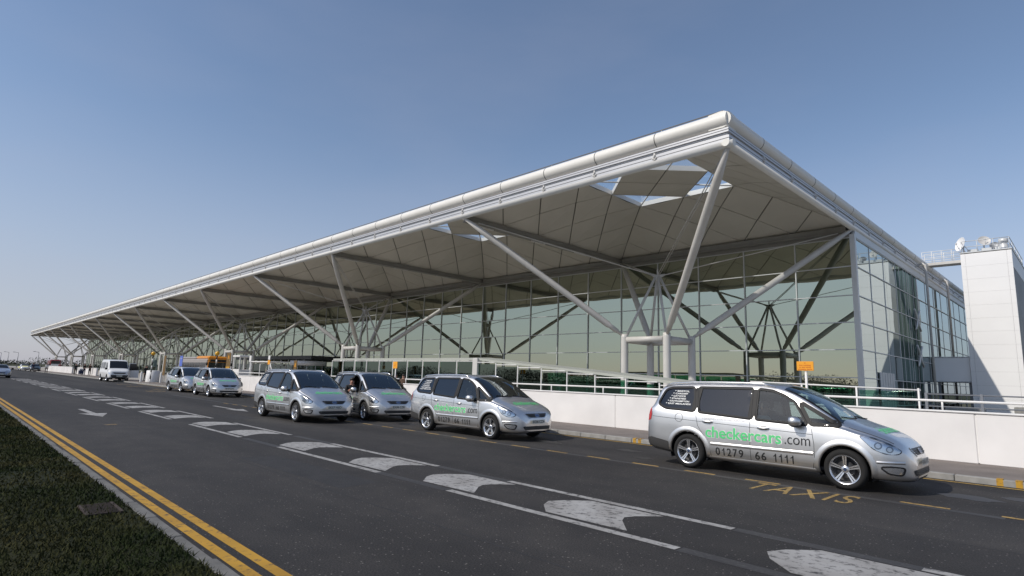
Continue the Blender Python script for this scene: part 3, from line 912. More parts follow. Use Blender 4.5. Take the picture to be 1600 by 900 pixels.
def paint_mat(name, col, metal=0.75, rough=0.32):
    m, nt, b = nmat(name); L = nt.links
    b.inputs['Metallic'].default_value = metal
    b.inputs['Coat Weight'].default_value = 0.8; b.inputs['Coat Roughness'].default_value = 0.03
    tc = nt.nodes.new('ShaderNodeTexCoord')
    n = nt.nodes.new('ShaderNodeTexNoise'); n.inputs['Scale'].default_value = 2.2; n.inputs['Detail'].default_value = 5
    L.new(tc.outputs['Object'], n.inputs['Vector'])
    sx = nt.nodes.new('ShaderNodeSeparateXYZ'); L.new(tc.outputs['Object'], sx.inputs[0])
    # road film on the lower doors: a stain with its own ragged edge
    mr = nt.nodes.new('ShaderNodeMapRange'); mr.inputs['From Min'].default_value = 0.20; mr.inputs['From Max'].default_value = 0.62; mr.inputs['To Min'].default_value = 0.55; mr.inputs['To Max'].default_value = 0.0
    L.new(sx.outputs['Z'], mr.inputs['Value'])
    mu = nt.nodes.new('ShaderNodeMath'); mu.operation = 'MULTIPLY'; L.new(mr.outputs[0], mu.inputs[0]); L.new(n.outputs['Fac'], mu.inputs[1])
    mx = nt.nodes.new('ShaderNodeMixRGB'); mx.inputs[1].default_value = (*col, 1); mx.inputs[2].default_value = (0.22, 0.20, 0.18, 1)
    L.new(mu.outputs[0], mx.inputs[0]); L.new(mx.outputs[0], b.inputs['Base Color'])
    r2 = nt.nodes.new('ShaderNodeMapRange'); r2.inputs['To Min'].default_value = rough - 0.05; r2.inputs['To Max'].default_value = rough + 0.12
    L.new(n.outputs['Fac'], r2.inputs['Value']); L.new(r2.outputs[0], b.inputs['Roughness'])
    return m
M_silver = paint_mat('silver_car_paint', (0.80, 0.785, 0.765), 1.0, 0.36)
M_trim = mat('black_trim', (0.012, 0.012, 0.013), 0.55, spec=0.3)
M_bump = mat('dark_bumper_plastic', (0.045, 0.043, 0.042), 0.6)
M_tyre = mat('tyre_rubber', (0.013, 0.0125, 0.012), 0.85, var=0.3, scale=8)
M_rim = mat('alloy_rim', (0.72, 0.72, 0.73), 0.25, metal=0.85)
M_cglass = glass_mat('car_glass', 0.08, (0.95, 1.0, 1.0), (0.52, 0.62, 0.60))
M_pglass = glass_mat('privacy_glass', 0.09, (0.9, 0.95, 1.0), (0.035, 0.038, 0.042))
M_sglass = glass_mat('windscreen_glass', 0.14, (0.85, 0.95, 1.0), (0.55, 0.66, 0.62))
M_lamp = mat('lamp_chrome', (0.75, 0.76, 0.78), 0.12, metal=0.9)
M_lens = glass_mat('lamp_lens', 0.12, (1, 1, 1), (0.92, 0.94, 0.95))
M_refl = mat('lamp_reflector', (0.20, 0.21, 0.23), 0.15, metal=0.8)
M_red = mat('red_lamp', (0.45, 0.012, 0.012), 0.12, coat=1)
M_green = mat('green_lettering', (0.11, 0.62, 0.22), 0.4)
M_wht = mat('white_lettering', (0.75, 0.75, 0.73), 0.4)
M_lblk = mat('black_lettering', (0.02, 0.02, 0.02), 0.4)
M_plate = mat('number_plate', (0.70, 0.69, 0.62), 0.4)
M_seat = mat('seat_cloth', (0.035, 0.035, 0.038), 0.9, var=0.2, scale=20)
M_liner = mat('cabin_lining', (0.05, 0.05, 0.052), 0.85)

def wheel_meshes(r=0.335, wd=0.215, rim=0.235, spokes=5, pref=''):
    """axis along Y, outer face towards -Y"""
    h = wd / 2
    ty = MB().lathe([(rim - 0.01, -h + 0.02), (rim + 0.005, -h + 0.004), (rim + 0.05, -h - 0.006), (r - 0.03, -h + 0.004), (r - 0.008, -h + 0.028), (r, -h + 0.05), (r, h - 0.05), (r - 0.03, h), (rim, h)], 'Y', seg=40).mesh('tyre', M_tyre)
    rb = MB()
    rb.lathe([(rim + 0.004, -h - 0.002), (rim - 0.012, -h + 0.004), (rim - 0.022, -h + 0.03), (rim - 0.04, h - 0.03)], 'Y', seg=40)
    for k in range(spokes):
        for s in (-1, 1):
            a0 = 2 * math.pi * k / spokes + math.pi / 2
            def pt(rad, da, y): return (rad * math.cos(a0 + da), y, rad * math.sin(a0 + da))
            i0, i1 = s * 0.06, s * 0.36; o0, o1 = s * 0.035, s * 0.155
            y0, y1 = -h + 0.035, -h + 0.008
            v = [pt(0.055, i0, y0), pt(0.055, i1, y0), pt(rim - 0.012, o1, y1), pt(rim - 0.012, o0, y1)]
            vb = [(p[0], p[1] + 0.03, p[2]) for p in v]
            rb.quad(*v); rb.quad(v[0], v[3], vb[3], vb[0]); rb.quad(v[1], v[2], vb[2], vb[1])
    rb.lathe([(0.0, -h + 0.022), (0.045, -h + 0.024), (0.062, -h + 0.034), (0.065, -h + 0.06)], 'Y', seg=20)
    rm = rb.mesh('rim', M_rim)
    hb = MB().lathe([(0.0, h - 0.06), (rim - 0.03, h - 0.06)], 'Y', seg=24)
    hb.lathe([(0.0, -h + 0.075), (0.14, -h + 0.075), (0.14, -h + 0.09)], 'Y', seg=24)
    hub = hb.mesh('brake_disc', M_dark)
    cp = MB().lathe([(0.0, -h + 0.018), (0.028, -h + 0.02)], 'Y', seg=16).mesh('centre_cap', mat('cap_blue' + pref, (0.03, 0.05, 0.10), 0.3))
    return ty, rm, hub, cp

def add_wheel(car, W, loc, flip=False, steer=0.0):
    ty, rm, hub, cp = W
    t = put('wheel', ty, car, loc, (0, 0, (math.pi if flip else 0) + steer))
    put('rim', rm, t); put('brake_disc', hub, t)
    if cp: put('centre_cap', cp, t)
    return t

def body_shell(S, name, m, parent, holes_side, holes_top, arches, nst=150, holes_front=()):
    """body mesh with real openings for windows and wheel arches"""
    mb = MB(); L = S.x1 - S.x0
    xs = []
    for i in range(nst + 1):
        t = i / nst; xs.append(S.x0 + L * (0.62 * t + 0.38 * (0.5 - 0.5 * math.cos(math.pi * t))))
    secs = [S.section(x) for x in xs]; K = len(secs[0])
    # snap grid points that lie close to an opening's edge onto that edge, in the side view
    grid = [[[x, y, z] for (y, z) in sec] for x, sec in zip(xs, secs)]
    for i in range(len(xs)):
        for k in range(0, 59):
            x, y, z = grid[i][k]
            for (cx_, cz_, r_) in arches:
                d = math.hypot(x - cx_, z - cz_)
                if abs(d - r_) < 0.019 and d > 1e-6:
                    x2 = cx_ + (x - cx_) / d * r_; z2 = cz_ + (z - cz_) / d * r_
                    if z2 > S.zb(x2) + 0.01: grid[i][k] = [x2, S.yside(x2, z2), z2]
    idx = {}
    def vid(i, k, s):
        if k == K - 1: s = 1
        key = (i, k, s)
        if key not in idx:
            x, y, z = grid[i][k]; idx[key] = len(mb.v); mb.v.append((x, y * s, z))
        return idx[key]
    for s in (1, -1):
        for i in range(len(xs) - 1):
            for k in range(K - 1):
                q = [grid[i][k], grid[i + 1][k], grid[i + 1][k + 1], grid[i][k + 1]]
                cx_ = sum(p[0] for p in q) / 4; cy_ = sum(p[1] for p in q) / 4; cz_ = sum(p[2] for p in q) / 4
                if k < 59 and any(inside(h, cx_, cz_) for h in holes_side): continue
                if k < 59 and any(math.hypot(cx_ - a[0], cz_ - a[1]) < a[2] - 0.004 for a in arches): continue
                if k >= 53 and any(inside(h, cx_, cy_) for h in holes_top): continue
                mb.face([vid(i, k, s), vid(i + 1, k, s), vid(i + 1, k + 1, s), vid(i, k + 1, s)], 0, True)
    for i in (0, len(xs) - 1):      # end caps
        loop = [vid(i, k, 1) for k in range(K)] + [vid(i, k, -1) for k in range(K - 2, -1, -1)]
        mb.face(loop, 0)
    # floor pan
    fl = [vid(i, 0, 1) for i in range(len(xs))]; fr = [vid(i, 0, -1) for i in range(len(xs))]
    for i in range(len(xs) - 1):
        xm = (xs[i] + xs[i + 1]) / 2
        if any(abs(xm - a[0]) < a[2] for a in arches): continue
        mb.face((fl[i], fl[i + 1], fr[i + 1], fr[i]), 1)
    return mb.build(name, [m, M_dark], parent)

def seat(parent, x, y, m=None):
    b = MB()
    b.bbox((x - 0.25, y - 0.25, 0.38), (x + 0.27, y + 0.25, 0.60), 0.05)
    r = []
    for z, xx, t, hw in ((0.55, x - 0.24, 0.09, 0.24), (0.85, x - 0.29, 0.08, 0.25), (1.12, x - 0.35, 0.06, 0.20), (1.18, x - 0.365, 0.035, 0.12)):
        r.append([(xx - t, y - hw, z), (xx + t, y - hw * 0.9, z), (xx + t, y + hw * 0.9, z), (xx - t, y + hw, z)])
    b.rings(r, 0, False, True)
    b.bbox((x - 0.43, y - 0.13, 1.21), (x - 0.33, y + 0.13, 1.40), 0.03)
    return b.build('seat', m or M_seat, parent)

# ------------------------------------------------------------------ the taxi minivan
GS = Shell(
    zb=[(-2.47, 0.52), (-2.43, 0.38), (-2.34, 0.31), (-2.1, 0.27), (-1.6, 0.23), (0, 0.20), (1.6, 0.20), (2.15, 0.20), (2.30, 0.21), (2.35, 0.235), (2.37, 0.27)],
    zt=[(-2.47, 0.74), (-2.445, 0.98), (-2.40, 1.12), (-2.30, 1.36), (-2.20, 1.55), (-2.12, 1.645), (-1.9, 1.70), (-1.0, 1.745), (-0.2, 1.75), (0.25, 1.725), (0.55, 1.64), (0.85, 1.49), (1.15, 1.31), (1.42, 1.145), (1.58, 1.085), (1.85, 1.0), (2.05, 0.92), (2.18, 0.84), (2.27, 0.755), (2.33, 0.66), (2.37, 0.54)],
    w=[(-2.47, 0.66), (-2.43, 0.78), (-2.34, 0.865), (-2.15, 0.905), (-1.5, 0.935), (0, 0.94), (1.3, 0.94), (1.7, 0.925), (1.95, 0.885), (2.1, 0.83), (2.22, 0.74), (2.31, 0.62), (2.37, 0.45)],
    belt=[(-2.47, 0.7), (-2.40, 1.0), (-2.3, 1.12), (-1.5, 1.085), (0, 1.03), (1.0, 0.985), (1.45, 0.955), (1.8, 0.89), (2.05, 0.80), (2.2, 0.72), (2.37, 0.50)],
    w6=[(-2.47, 0.5), (-2.4, 0.66), (-2.2, 0.67), (-1.5, 0.675), (0.2, 0.675), (0.6, 0.705), (1.0, 0.755), (1.42, 0.80), (1.8, 0.77), (2.1, 0.70), (2.25, 0.60), (2.37, 0.36)],
    d6=[(-2.47, 0.05), (-2.3, 0.10), (-2.0, 0.10), (0.2, 0.10), (0.6, 0.09), (1.4, 0.085), (1.7, 0.075), (2.1, 0.07), (2.37, 0.05)])
def _sn(x, z):
    d = (GS.yside(x, z + 0.012) - GS.yside(x, z - 0.012)) / 0.024
    l = math.sqrt(1 + d * d); return 1 / l, -d / l
def SR(off):     # right-hand side of the car (-Y), moved out along the surface normal
    def f(x, z):
        a_, b_ = _sn(x, z); return (x, -(GS.yside(x, z) + off * a_), z + off * b_)
    return f
def SL(off):
    def f(x, z):
        a_, b_ = _sn(x, z); return (x, GS.yside(x, z) + off * a_, z + off * b_)
    return f
def TP(off):
    return lambda x, y: (x, y, GS.ztop(x, y) + off)
def FR(off):
    return lambda y, z: (GS.xfront(y, z) + off, y, z)
def apz(x): return GS.zt(x) - GS.d6(x) - 0.075
W_q = rnd([(-2.14, 1.25), (-2.02, 1.53), (-1.90, 1.575), (-1.36, 1.60), (-1.28, 1.135), (-1.95, 1.165)], 0.07)
W_r = rnd([(-1.26, 1.60), (-0.16, 1.615), (-0.14, 1.065), (-1.19, 1.125)], 0.04)
W_f = rnd([(-0.04, 1.06), (-0.04, 1.612), (0.22, 1.585), (0.42, apz(0.42)), (0.62, 1.40), (0.86, 1.025)], 0.04)
W_t = rnd([(0.74, apz(0.74) - 0.01), (0.98, apz(0.98) - 0.01), (1.25, apz(1.25)), (1.37, 1.055), (0.93, 1.05)], 0.03)
xs_ = [0.40 + 1.0 * i / 10 for i in range(11)]
W_s = [(x, -(GS.w6(x) - 0.03)) for x in xs_] + [(x, GS.w6(x) - 0.03) for x in xs_[::-1]]
W_s = [(x + (0.07 * (1 - (y / 0.8) ** 2) if x < 0.5 else 0.05 * (1 - (y / 0.8) ** 2) if x > 1.3 else 0), y) for x, y in W_s]
FA, RA = 1.43, -1.42
ARCH = [(FA, 0.335, 0.40), (RA, 0.335, 0.40)]
WH = wheel_meshes()
PLATES = ['EK57 HSO', 'EO06 CZX', 'EX08 CZR']

def side_text(name, txt, x0, z0, w, h, m, parent, off=0.006, bold=0.0, slope=0.0):
    if txt == '1':
        vs = [(w * .62, 0), (w, 0), (w, h), (w * .68, h), (w * .62, h * .9), (w * .35, h * .78), (0, h * .72), (0, h * .62), (w * .62, h * .70)]
        fs = [(0, 1, 2, 3, 4, 8), (4, 5, 6, 7, 8)]
    elif txt == '9':
        vs, fs = text_fit('6', w, h, bold); vs = [(w - x, h - z) for x, z in vs]
    else:
        vs, fs = text_fit(txt, w, h, bold)
    bm = bmesh.new(); bv = [bm.verts.new((x, z, 0)) for x, z in vs]
    for f in fs:
        try: bm.faces.new([bv[i] for i in f])
        except ValueError: pass
    bmesh.ops.triangulate(bm, faces=bm.faces[:])
    for _ in range(2):
        le = [e for e in bm.edges if e.calc_length() > 0.045]
        if le: bmesh.ops.subdivide_edges(bm, edges=le, cuts=1); bmesh.ops.triangulate(bm, faces=bm.faces[:])
    for v in bm.verts: v.co = SR(off)(x0 + v.co.x, z0 + v.co.y + slope * v.co.x)
    me = bpy.data.meshes.new(name); bm.to_mesh(me); bm.free(); me.materials.append(m)
    return put(name, me, parent)

def make_taxi():
    car = empty('taxi_minivan')
    body_shell(GS, 'body', M_silver, car, [offs(w_, 0.006) for w_ in (W_q, W_r, W_f, W_t)], [W_s], ARCH)
    bd = [c for c in car.children if c.name.startswith('body')][0]
    # wheel housings and arch lips
    for (cx_, cz_, r_) in ARCH:
        for s in (-1, 1):
            wm = MB()
            n = 20; rr = []
            for yy in (0.42, 0.90):
                rr.append([(cx_ + (r_ + 0.015) * math.cos(math.pi * (k / n) * 1.24 - 0.377), s * yy, cz_ + (r_ + 0.015) * math.sin(math.pi * (k / n) * 1.24 - 0.377)) for k in range(n + 1)])
            wm.rings(rr, 0, True, False, close=False)
            wm.poly([(cx_ + (r_ + 0.015) * math.cos(math.pi * (k / n) * 1.24 - 0.377), s * 0.42, cz_ + (r_ + 0.015) * math.sin(math.pi * (k / n) * 1.24 - 0.377)) for k in range(n + 1)])
            wm.build('wheel_housing', M_dark, car)
    for (cx_, cz_, r_) in ARCH:
        for s in (-1, 1):
            lp = MB(); rr = []
            n = 26
            for dr, of in ((-0.012, -0.02), (-0.012, 0.008), (0.012, 0.014), (0.05, 0.009), (0.085, 0.001)):
                row = []
                for k in range(n + 1):
                    a = math.pi * (-0.10 + 1.20 * k / n)
                    x = cx_ + (r_ + dr) * math.cos(a); z = max(cz_ + (r_ + dr) * math.sin(a), 0.225)
                    row.append((x, s * (GS.yside(x, z) + of), z))
                rr.append(row)
            lp.rings(rr, 0, True, False, close=False)
            lp.build('wheel_arch', M_silver, bd)
    # glazing
    for s, F in ((-1, SR), (1, SL)):
        for nm, poly, gm, nx in (('rear_quarter_window', W_q, M_pglass, 14), ('rear_door_window', W_r, M_pglass, 14), ('front_door_window', W_f, M_cglass, 14), ('front_quarter_window', W_t, M_cglass, 10)):
            w = patch(MB(), poly, F(-0.006), nx, 7).build(nm, gm, car)
            fr = ring(ring(MB(), offs(poly, -0.014), offs(poly, 0.012), F(0.009)), offs(poly, 0.012), offs(poly, 0.034), lambda x, z: (F(0.009) if inside(offs(poly, 0.02), x, z) else F(0.002))(x, z))
            fr.build('window_frame', M_trim, w)
            if poly is W_t: ring(MB(), offs(poly, -0.01), offs(poly, 0.05), F(0.014)).build('window_frame', M_trim, w)
        # black pillars between the windows
        for a, b_ in (((-1.33, 1.135), (-1.28, 1.60)), ((-0.17, 1.05), (-0.13, 1.61))):
            p = [(a[0] - 0.03, a[1]), (a[0] + 0.10, a[1]), (b_[0] + 0.10, b_[1]), (b_[0] - 0.06, b_[1])]
            patch(MB(), p, F(0.006), 4, 8).build('door_pillar', M_trim, car)
    ws = patch(MB(), W_s, TP(0.002), 16, 12).build('windscreen', M_sglass, car)
    ring(MB(), offs(W_s, -0.035), offs(W_s, 0.012), TP(0.006)).build('windscreen_edge', M_trim, ws)
    wp = MB(); wp.tube([(1.44, -0.1, GS.ztop(1.44, 0.1) + 0.015), (1.34, -0.62, GS.ztop(1.34, 0.62) + 0.02)], 0.010, 5); wp.tube([(1.45, 0.55, GS.ztop(1.45, 0.55) + 0.015), (1.38, 0.0, GS.ztop(1.38, 0) + 0.02)], 0.010, 5)
    wp.build('wiper', M_trim, car)
    # roof rails
    for s in (-1, 1):
        rr = MB()
        pts = [(x, s * (GS.w6(x) - 0.035), GS.ztop(x, GS.w6(x) - 0.035) + (0.045 if -1.95 < x < 0.15 else 0.005)) for x in [-2.05, -1.9, -1.4, -0.9, -0.4, 0.0, 0.25]]
        rr.tube(pts, 0.020, 8); rr.build('roof_rail', M_rim, car)
    # door gaps, waist groove, rub strip, sill
    for s, F in ((-1, SR), (1, SL)):
        gp_ = MB()
        for line in ([(-0.15, 1.04), (-0.15, 0.60), (-0.145, 0.27)], [(0.93, 0.99), (0.97, 0.7), (0.97, 0.45), (0.93, 0.27)], [(-1.26, 1.11), (-1.20, 0.85), (-1.04, 0.62), (-0.95, 0.42), (-0.93, 0.27)]):
            for (p, q) in zip(line, line[1:]):
                n = 6
                for k in range(n):
                    a = [p[c] + (q[c] - p[c]) * k / n for c in (0, 1)]; b_ = [p[c] + (q[c] - p[c]) * (k + 1) / n for c in (0, 1)]
                    gp_.quad(F(0.002)(a[0] - 0.004, a[1]), F(0.002)(a[0] + 0.004, a[1]), F(0.002)(b_[0] + 0.004, b_[1]), F(0.002)(b_[0] - 0.004, b_[1]))
        for k in range(40):
            xa, xb = -2.25 + 3.2 * k / 40, -2.25 + 3.2 * (k + 1) / 40
            z = lambda x: 0.975 - 0.035 * (x + 2.25)
            gp_.quad(F(0.002)(xa, z(xa) - 0.004), F(0.002)(xb, z(xb) - 0.004), F(0.002)(xb, z(xb) + 0.004), F(0.002)(xa, z(xa) + 0.004))
        gp_.build('panel_gap', M_dark, bd)
        rs = MB(); rows_ = []
        for dz, of in ((-0.028, 0.0), (-0.02, 0.008), (0.014, 0.009), (0.030, 0.0)):
            rows_.append([F(of)(-0.93 + 1.88 * k / 24, 0.525 + 0.012 * k / 24 + dz) for k in range(25)])
        rs.rings(rows_, 0, True, False, close=False); rs.build('rub_strip', M_silver, bd)
        rs = MB(); rows_ = []
        for dz, of in ((-0.03, 0.0), (-0.02, 0.012), (0.02, 0.010), (0.04, 0.0)):
            rows_.append([F(of)(-0.98 + 1.97 * k / 24, 0.255 + dz) for k in range(25)])
        rs.rings(rows_, 0, True, False, close=False); rs.build('sill', M_silver, bd)
        # handles, fuel flap
        for hx in (-0.99, 0.10):
            hz = 0.945 - 0.035 * (hx + 1)
            hb = MB(); n = 8
            ring_pts = []
            for k in range(n + 1):
                t = k / n; x = hx - 0.11 + 0.22 * t; of = 0.012 + 0.035 * math.sin(math.pi * t) ** 0.6
                y = GS.yside(x, hz) + of
                ring_pts.append([(x, s * (y - 0.012), hz - 0.022), (x, s * (y + 0.004), hz - 0.016), (x, s * (y + 0.004), hz + 0.016), (x, s * (y - 0.012), hz + 0.022)])
            hb.rings(ring_pts, 0, True, True)
            hd = hb.build('door_handle', M_silver, car)
            patch(MB(), rnd([(hx - 0.085, hz - 0.035), (hx + 0.085, hz - 0.035), (hx + 0.085, hz + 0.03), (hx - 0.085, hz + 0.03)], 0.03), F(0.003), 8, 2).build('handle_recess', M_bump, hd)
        fl = [( -1.62 + 0.085 * math.cos(2 * math.pi * k / 20), 0.985 + 0.085 * math.sin(2 * math.pi * k / 20)) for k in range(20)]
        if s == -1: ring(MB(), offs(fl, -0.004), offs(fl, 0.003), F(0.003)).build('fuel_flap', M_bump, bd)
        # mirror
        mx_, my_, mz = 0.72, s * 1.03, 1.075
        mm = MB(); rr = []
        for t, hw, hh in ((-0.10, 0.085, 0.06), (-0.095, 0.115, 0.085), (-0.02, 0.12, 0.09), (0.05, 0.09, 0.07), (0.09, 0.03, 0.03)):
            rr.append([(mx_ + t, my_ + hw * math.copysign(abs(math.cos(a)) ** 0.7, math.cos(a)), mz + hh * math.copysign(abs(math.sin(a)) ** 0.7, math.sin(a))) for a in [2 * math.pi * k / 14 for k in range(14)]])
        mm.rings(rr, 0, True, True)
        mo = mm.build('wing_mirror', M_silver, car)
        ml = MB().bbox((mx_ - 0.09, my_ - 0.112, mz - 0.098), (mx_ + 0.06, my_ + 0.112, mz - 0.035), 0.03); ml.tube([(mx_ + 0.02, s * 0.88, 1.015), (mx_ + 0.0, s * 0.98, 1.04)], 0.035, 8)
        ml.build('mirror_base', M_bump, mo)
        # headlamp
        hl = rnd([(1.66, 0.905), (1.86, 0.885), (2.08, 0.80), (2.23, 0.695), (2.19, 0.645), (2.02, 0.645), (1.86, 0.71)], 0.035)
        h_ = patch(MB(), hl, F(0.004), 14, 5).build('headlight', M_lamp, car)
        ring(MB(), offs(hl, -0.008), offs(hl, 0.006), F(0.004)).build('lamp_surround', M_trim, h_)
        patch(MB(), hl, F(0.016), 14, 5).build('lamp_lens', M_lens, h_)
        for (lx, lz, lr) in ((1.93, 0.765, 0.058), (2.08, 0.715, 0.05)):
            c = [(lx + lr * math.cos(2 * math.pi * k / 16), lz + lr * math.sin(2 * math.pi * k / 16)) for k in range(16)]
            patch(MB(), c, F(0.008), 8, 4).build('reflector', M_refl, h_)
            c = [(lx + lr * 0.62 * math.cos(2 * math.pi * k / 16), lz + lr * 0.62 * math.sin(2 * math.pi * k / 16)) for k in range(16)]
            patch(MB(), c, F(0.011), 8, 4).build('bulb', M_rim, h_)
        # tail lamp
        tl = rnd([(-2.405, 0.86), (-2.30, 0.90), (-2.27, 1.02), (-2.30, 1.17), (-2.345, 1.14), (-2.41, 0.98)], 0.02)
        patch(MB(), tl, F(0.008), 8, 6).build('tail_light', M_red, car)
        # dark rear bumper corner
        patch(MB(), rnd([(-2.455, 0.50), (-2.40, 0.335), (-1.80, 0.235), (-1.80, 0.30), (-1.86, 0.485), (-2.30, 0.55)], 0.03), F(0.010), 14, 6).build('rear_bumper', M_bump, car)
        # bumper crease and fog lamp on the front corner
        fg = rnd([(1.96, 0.425), (2.08, 0.44), (2.25, 0.43), (2.22, 0.33), (2.06, 0.345)], 0.03)
        f_ = patch(MB(), fg, F(0.006), 10, 4).build('fog_lamp', M_lamp, car)
        ring(MB(), offs(fg, -0.004), offs(fg, 0.022), F(0.008)).build('fog_surround', M_trim, f_)
        cr = MB(); rows_ = []
        for dz, of in ((-0.02, 0.0), (-0.012, 0.014), (0.012, 0.014), (0.025, 0.0)):
            rows_.append([F(of)(1.90 + 0.36 * k / 12, 0.505 + 0.01 * k / 12 + dz) for k in range(13)])
        cr.rings(rows_, 0, True, False, close=False); cr.build('bumper_crease', M_silver, bd)
    # front: grille, intake, plate, badge
    gr = patch(MB(), rnd([(-0.44, 0.735), (0.44, 0.735), (0.30, 0.625), (-0.30, 0.625)], 0.04), FR(0.010), 16, 5).build('grille', M_dark, car)
    cb = MB()
    for zz in (0.66, 0.695):
        cb.tube([FR(0.016)(-0.34 + 0.68 * k / 10, zz) for k in range(11)], 0.007, 5)
    cb.build('grille_bar', M_bump, gr)
    gsr = rnd([(-0.44, 0.735), (0.44, 0.735), (0.30, 0.625), (-0.30, 0.625)], 0.04)
    ring(MB(), offs(gsr, 0.0), offs(gsr, 0.018), FR(0.013)).build('grille_surround', M_rim, gr)
    bd_ = [(0.085 * math.cos(2 * math.pi * k / 20), 0.683 + 0.036 * math.sin(2 * math.pi * k / 20)) for k in range(20)]
    bg_ = patch(MB(), bd_, FR(0.026), 8, 3).build('badge', mat('badge_blue', (0.05, 0.09, 0.20), 0.3), gr)
    ring(MB(), bd_, offs(bd_, 0.007), FR(0.028)).build('badge_rim', M_rim, bg_)
    it = patch(MB(), rnd([(-0.56, 0.405), (0.56, 0.405), (0.50, 0.305), (-0.50, 0.305)], 0.05), FR(0.008), 18, 5).build('lower_intake', M_dark, car)
    ib = MB()
    for zz in (0.34, 0.37): ib.tube([FR(0.013)(-0.48 + 0.96 * k / 12, zz) for k in range(13)], 0.006, 5)
    ib.build('intake_bar', M_bump, it)
    # bonnet shut line
    bl = MB()
    for s in (-1, 1):
        pts = [TP(0.003)(1.50 + 0.62 * k / 12, s * (GS.w6(1.50 + 0.62 * k / 12) + 0.015)) for k in range(13)]
        bl.tube(pts, 0.004, 4)
    bl.build('bonnet_gap', M_dark, bd)
    # lettering
    for col, bo, of, m in (('lettering_outline', 0.034, 0.0035, M_wht), ('green_lettering', 0.017, 0.0055, M_green)):
        side_text(col, 'checkercars', -1.03, 0.645 - (0.008 if bo > 0.03 else 0), 1.45 if bo < 0.03 else 1.47, 0.215 if bo < 0.03 else 0.235, m, car, of, bo)
    side_text('black_lettering', '.com', 0.48, 0.66, 0.43, 0.125, M_lblk, car, 0.006, -0.006)
    dx_ = 0.0
    for ch, cw in (('0', 0.085), ('1', 0.045), ('2', 0.08), ('7', 0.08), ('9', 0.085)):
        side_text('phone_digit', ch, -0.83 + dx_ + (0.015 if ch == '1' else 0), 0.325, cw, 0.145, M_lblk, car, 0.006, 0.01); dx_ += 0.115
    for q in range(2): side_text('phone_digit', '6', -0.06 + 0.115 * q, 0.325, 0.085, 0.145, M_lblk, car, 0.006, 0.01)
    for q in range(4): side_text('phone_digit', '1', 0.27 + 0.10 * q, 0.325, 0.05, 0.145, M_lblk, car, 0.006, 0.01)
    side_text('faint_lettering', 'LONDON STANSTED AIRPORT', -1.10, 0.99, 0.9, 0.03, mat('faint_grey', (0.55, 0.54, 0.53), 0.5), car, 0.005, 0.0)
    for k, w_ in enumerate(['BRISTOL', 'CARDIFF', 'GATWICK', 'STANSTED', 'SOUTHAMPTON', 'EAST MIDLANDS']):
        lw = 0.038 * (len(w_) + 2); x0 = -1.80 - 0.032 * k
        side_text('white_lettering', '* ' + w_, x0, 1.50 - 0.052 * k, lw, 0.034, M_wht, car, 0.007, 0.025)
    vs, fs = text_fit('checkercars', 0.95, 0.20, 0.012)
    me = bpy.data.meshes.new('bonnet_lettering')
    me.from_pydata([(1.78 + z, y - 0.475, GS.ztop(1.78 + z, y - 0.475) + 0.010) for y, z in [(vx, 0.20 - vz_) for vx, vz_ in vs]], [], fs); me.materials.append(M_green)
    put('bonnet_lettering', me, car)
    # cabin
    ic = MB(); ic.box((-2.0, -0.80, 0.27), (1.3, 0.80, 0.32)); ic.bbox((0.92, -0.76, 0.55), (1.42, 0.76, 0.94), 0.06); ic.bbox((-0.3, -0.13, 0.32), (0.95, 0.13, 0.56), 0.04)
    ic.build('cabin_floor', M_liner, car)
    for sx, sy in ((0.10, -0.40), (0.10, 0.40), (-0.85, -0.48), (-0.85, 0.0), (-0.85, 0.48)): seat(car, sx, sy)
    st = MB(); c = Vector((0.66, -0.40, 0.93)); ax = Vector((-0.85, 0, 0.5)).normalized(); u = Vector((0, 1, 0)); v = ax.cross(u)
    st.tube([c + (u * math.cos(2 * math.pi * k / 24) + v * math.sin(2 * math.pi * k / 24)) * 0.185 for k in range(25)], 0.015, 6)
    st.tube([c - u * 0.18, c, c + u * 0.18], 0.014, 5); st.tube([c, c - ax * 0.35], 0.03, 6)
    st.build('steering_wheel', M_trim, car)
    # paper on the dashboard
    MB().quad((1.12, 0.18, 0.985), (1.12, 0.55, 0.985), (1.32, 0.55, 0.975), (1.32, 0.18, 0.975)).build('licence_paper', M_wht, car)
    # wheels
    for (x, y) in ((FA, -0.82), (RA, -0.82), (FA, 0.82), (RA, 0.82)):
        add_wheel(car, WH, (x, y, 0.335), y > 0)
    return car

def plate(car, txt):
    p = patch(MB(), rnd([(-0.26, 0.465), (0.26, 0.465), (0.26, 0.575), (-0.26, 0.575)], 0.01, 2), lambda y, z: (max(GS.xfront(0.0, 0.52), GS.xfront(0.26, 0.52) + 0.02) + 0.018, y, z), 6, 2).build('number_plate', M_plate, car)
    vs, fs = text_fit(txt, 0.46, 0.07, 0.01)
    X = max(GS.xfront(0.0, 0.52), GS.xfront(0.26, 0.52) + 0.02) + 0.022
    me = bpy.data.meshes.new('plate_text'); me.from_pydata([(X, x - 0.23, 0.485 + z) for x, z in vs], [], fs); me.materials.append(M_lblk)
    put('plate_text', me, p)

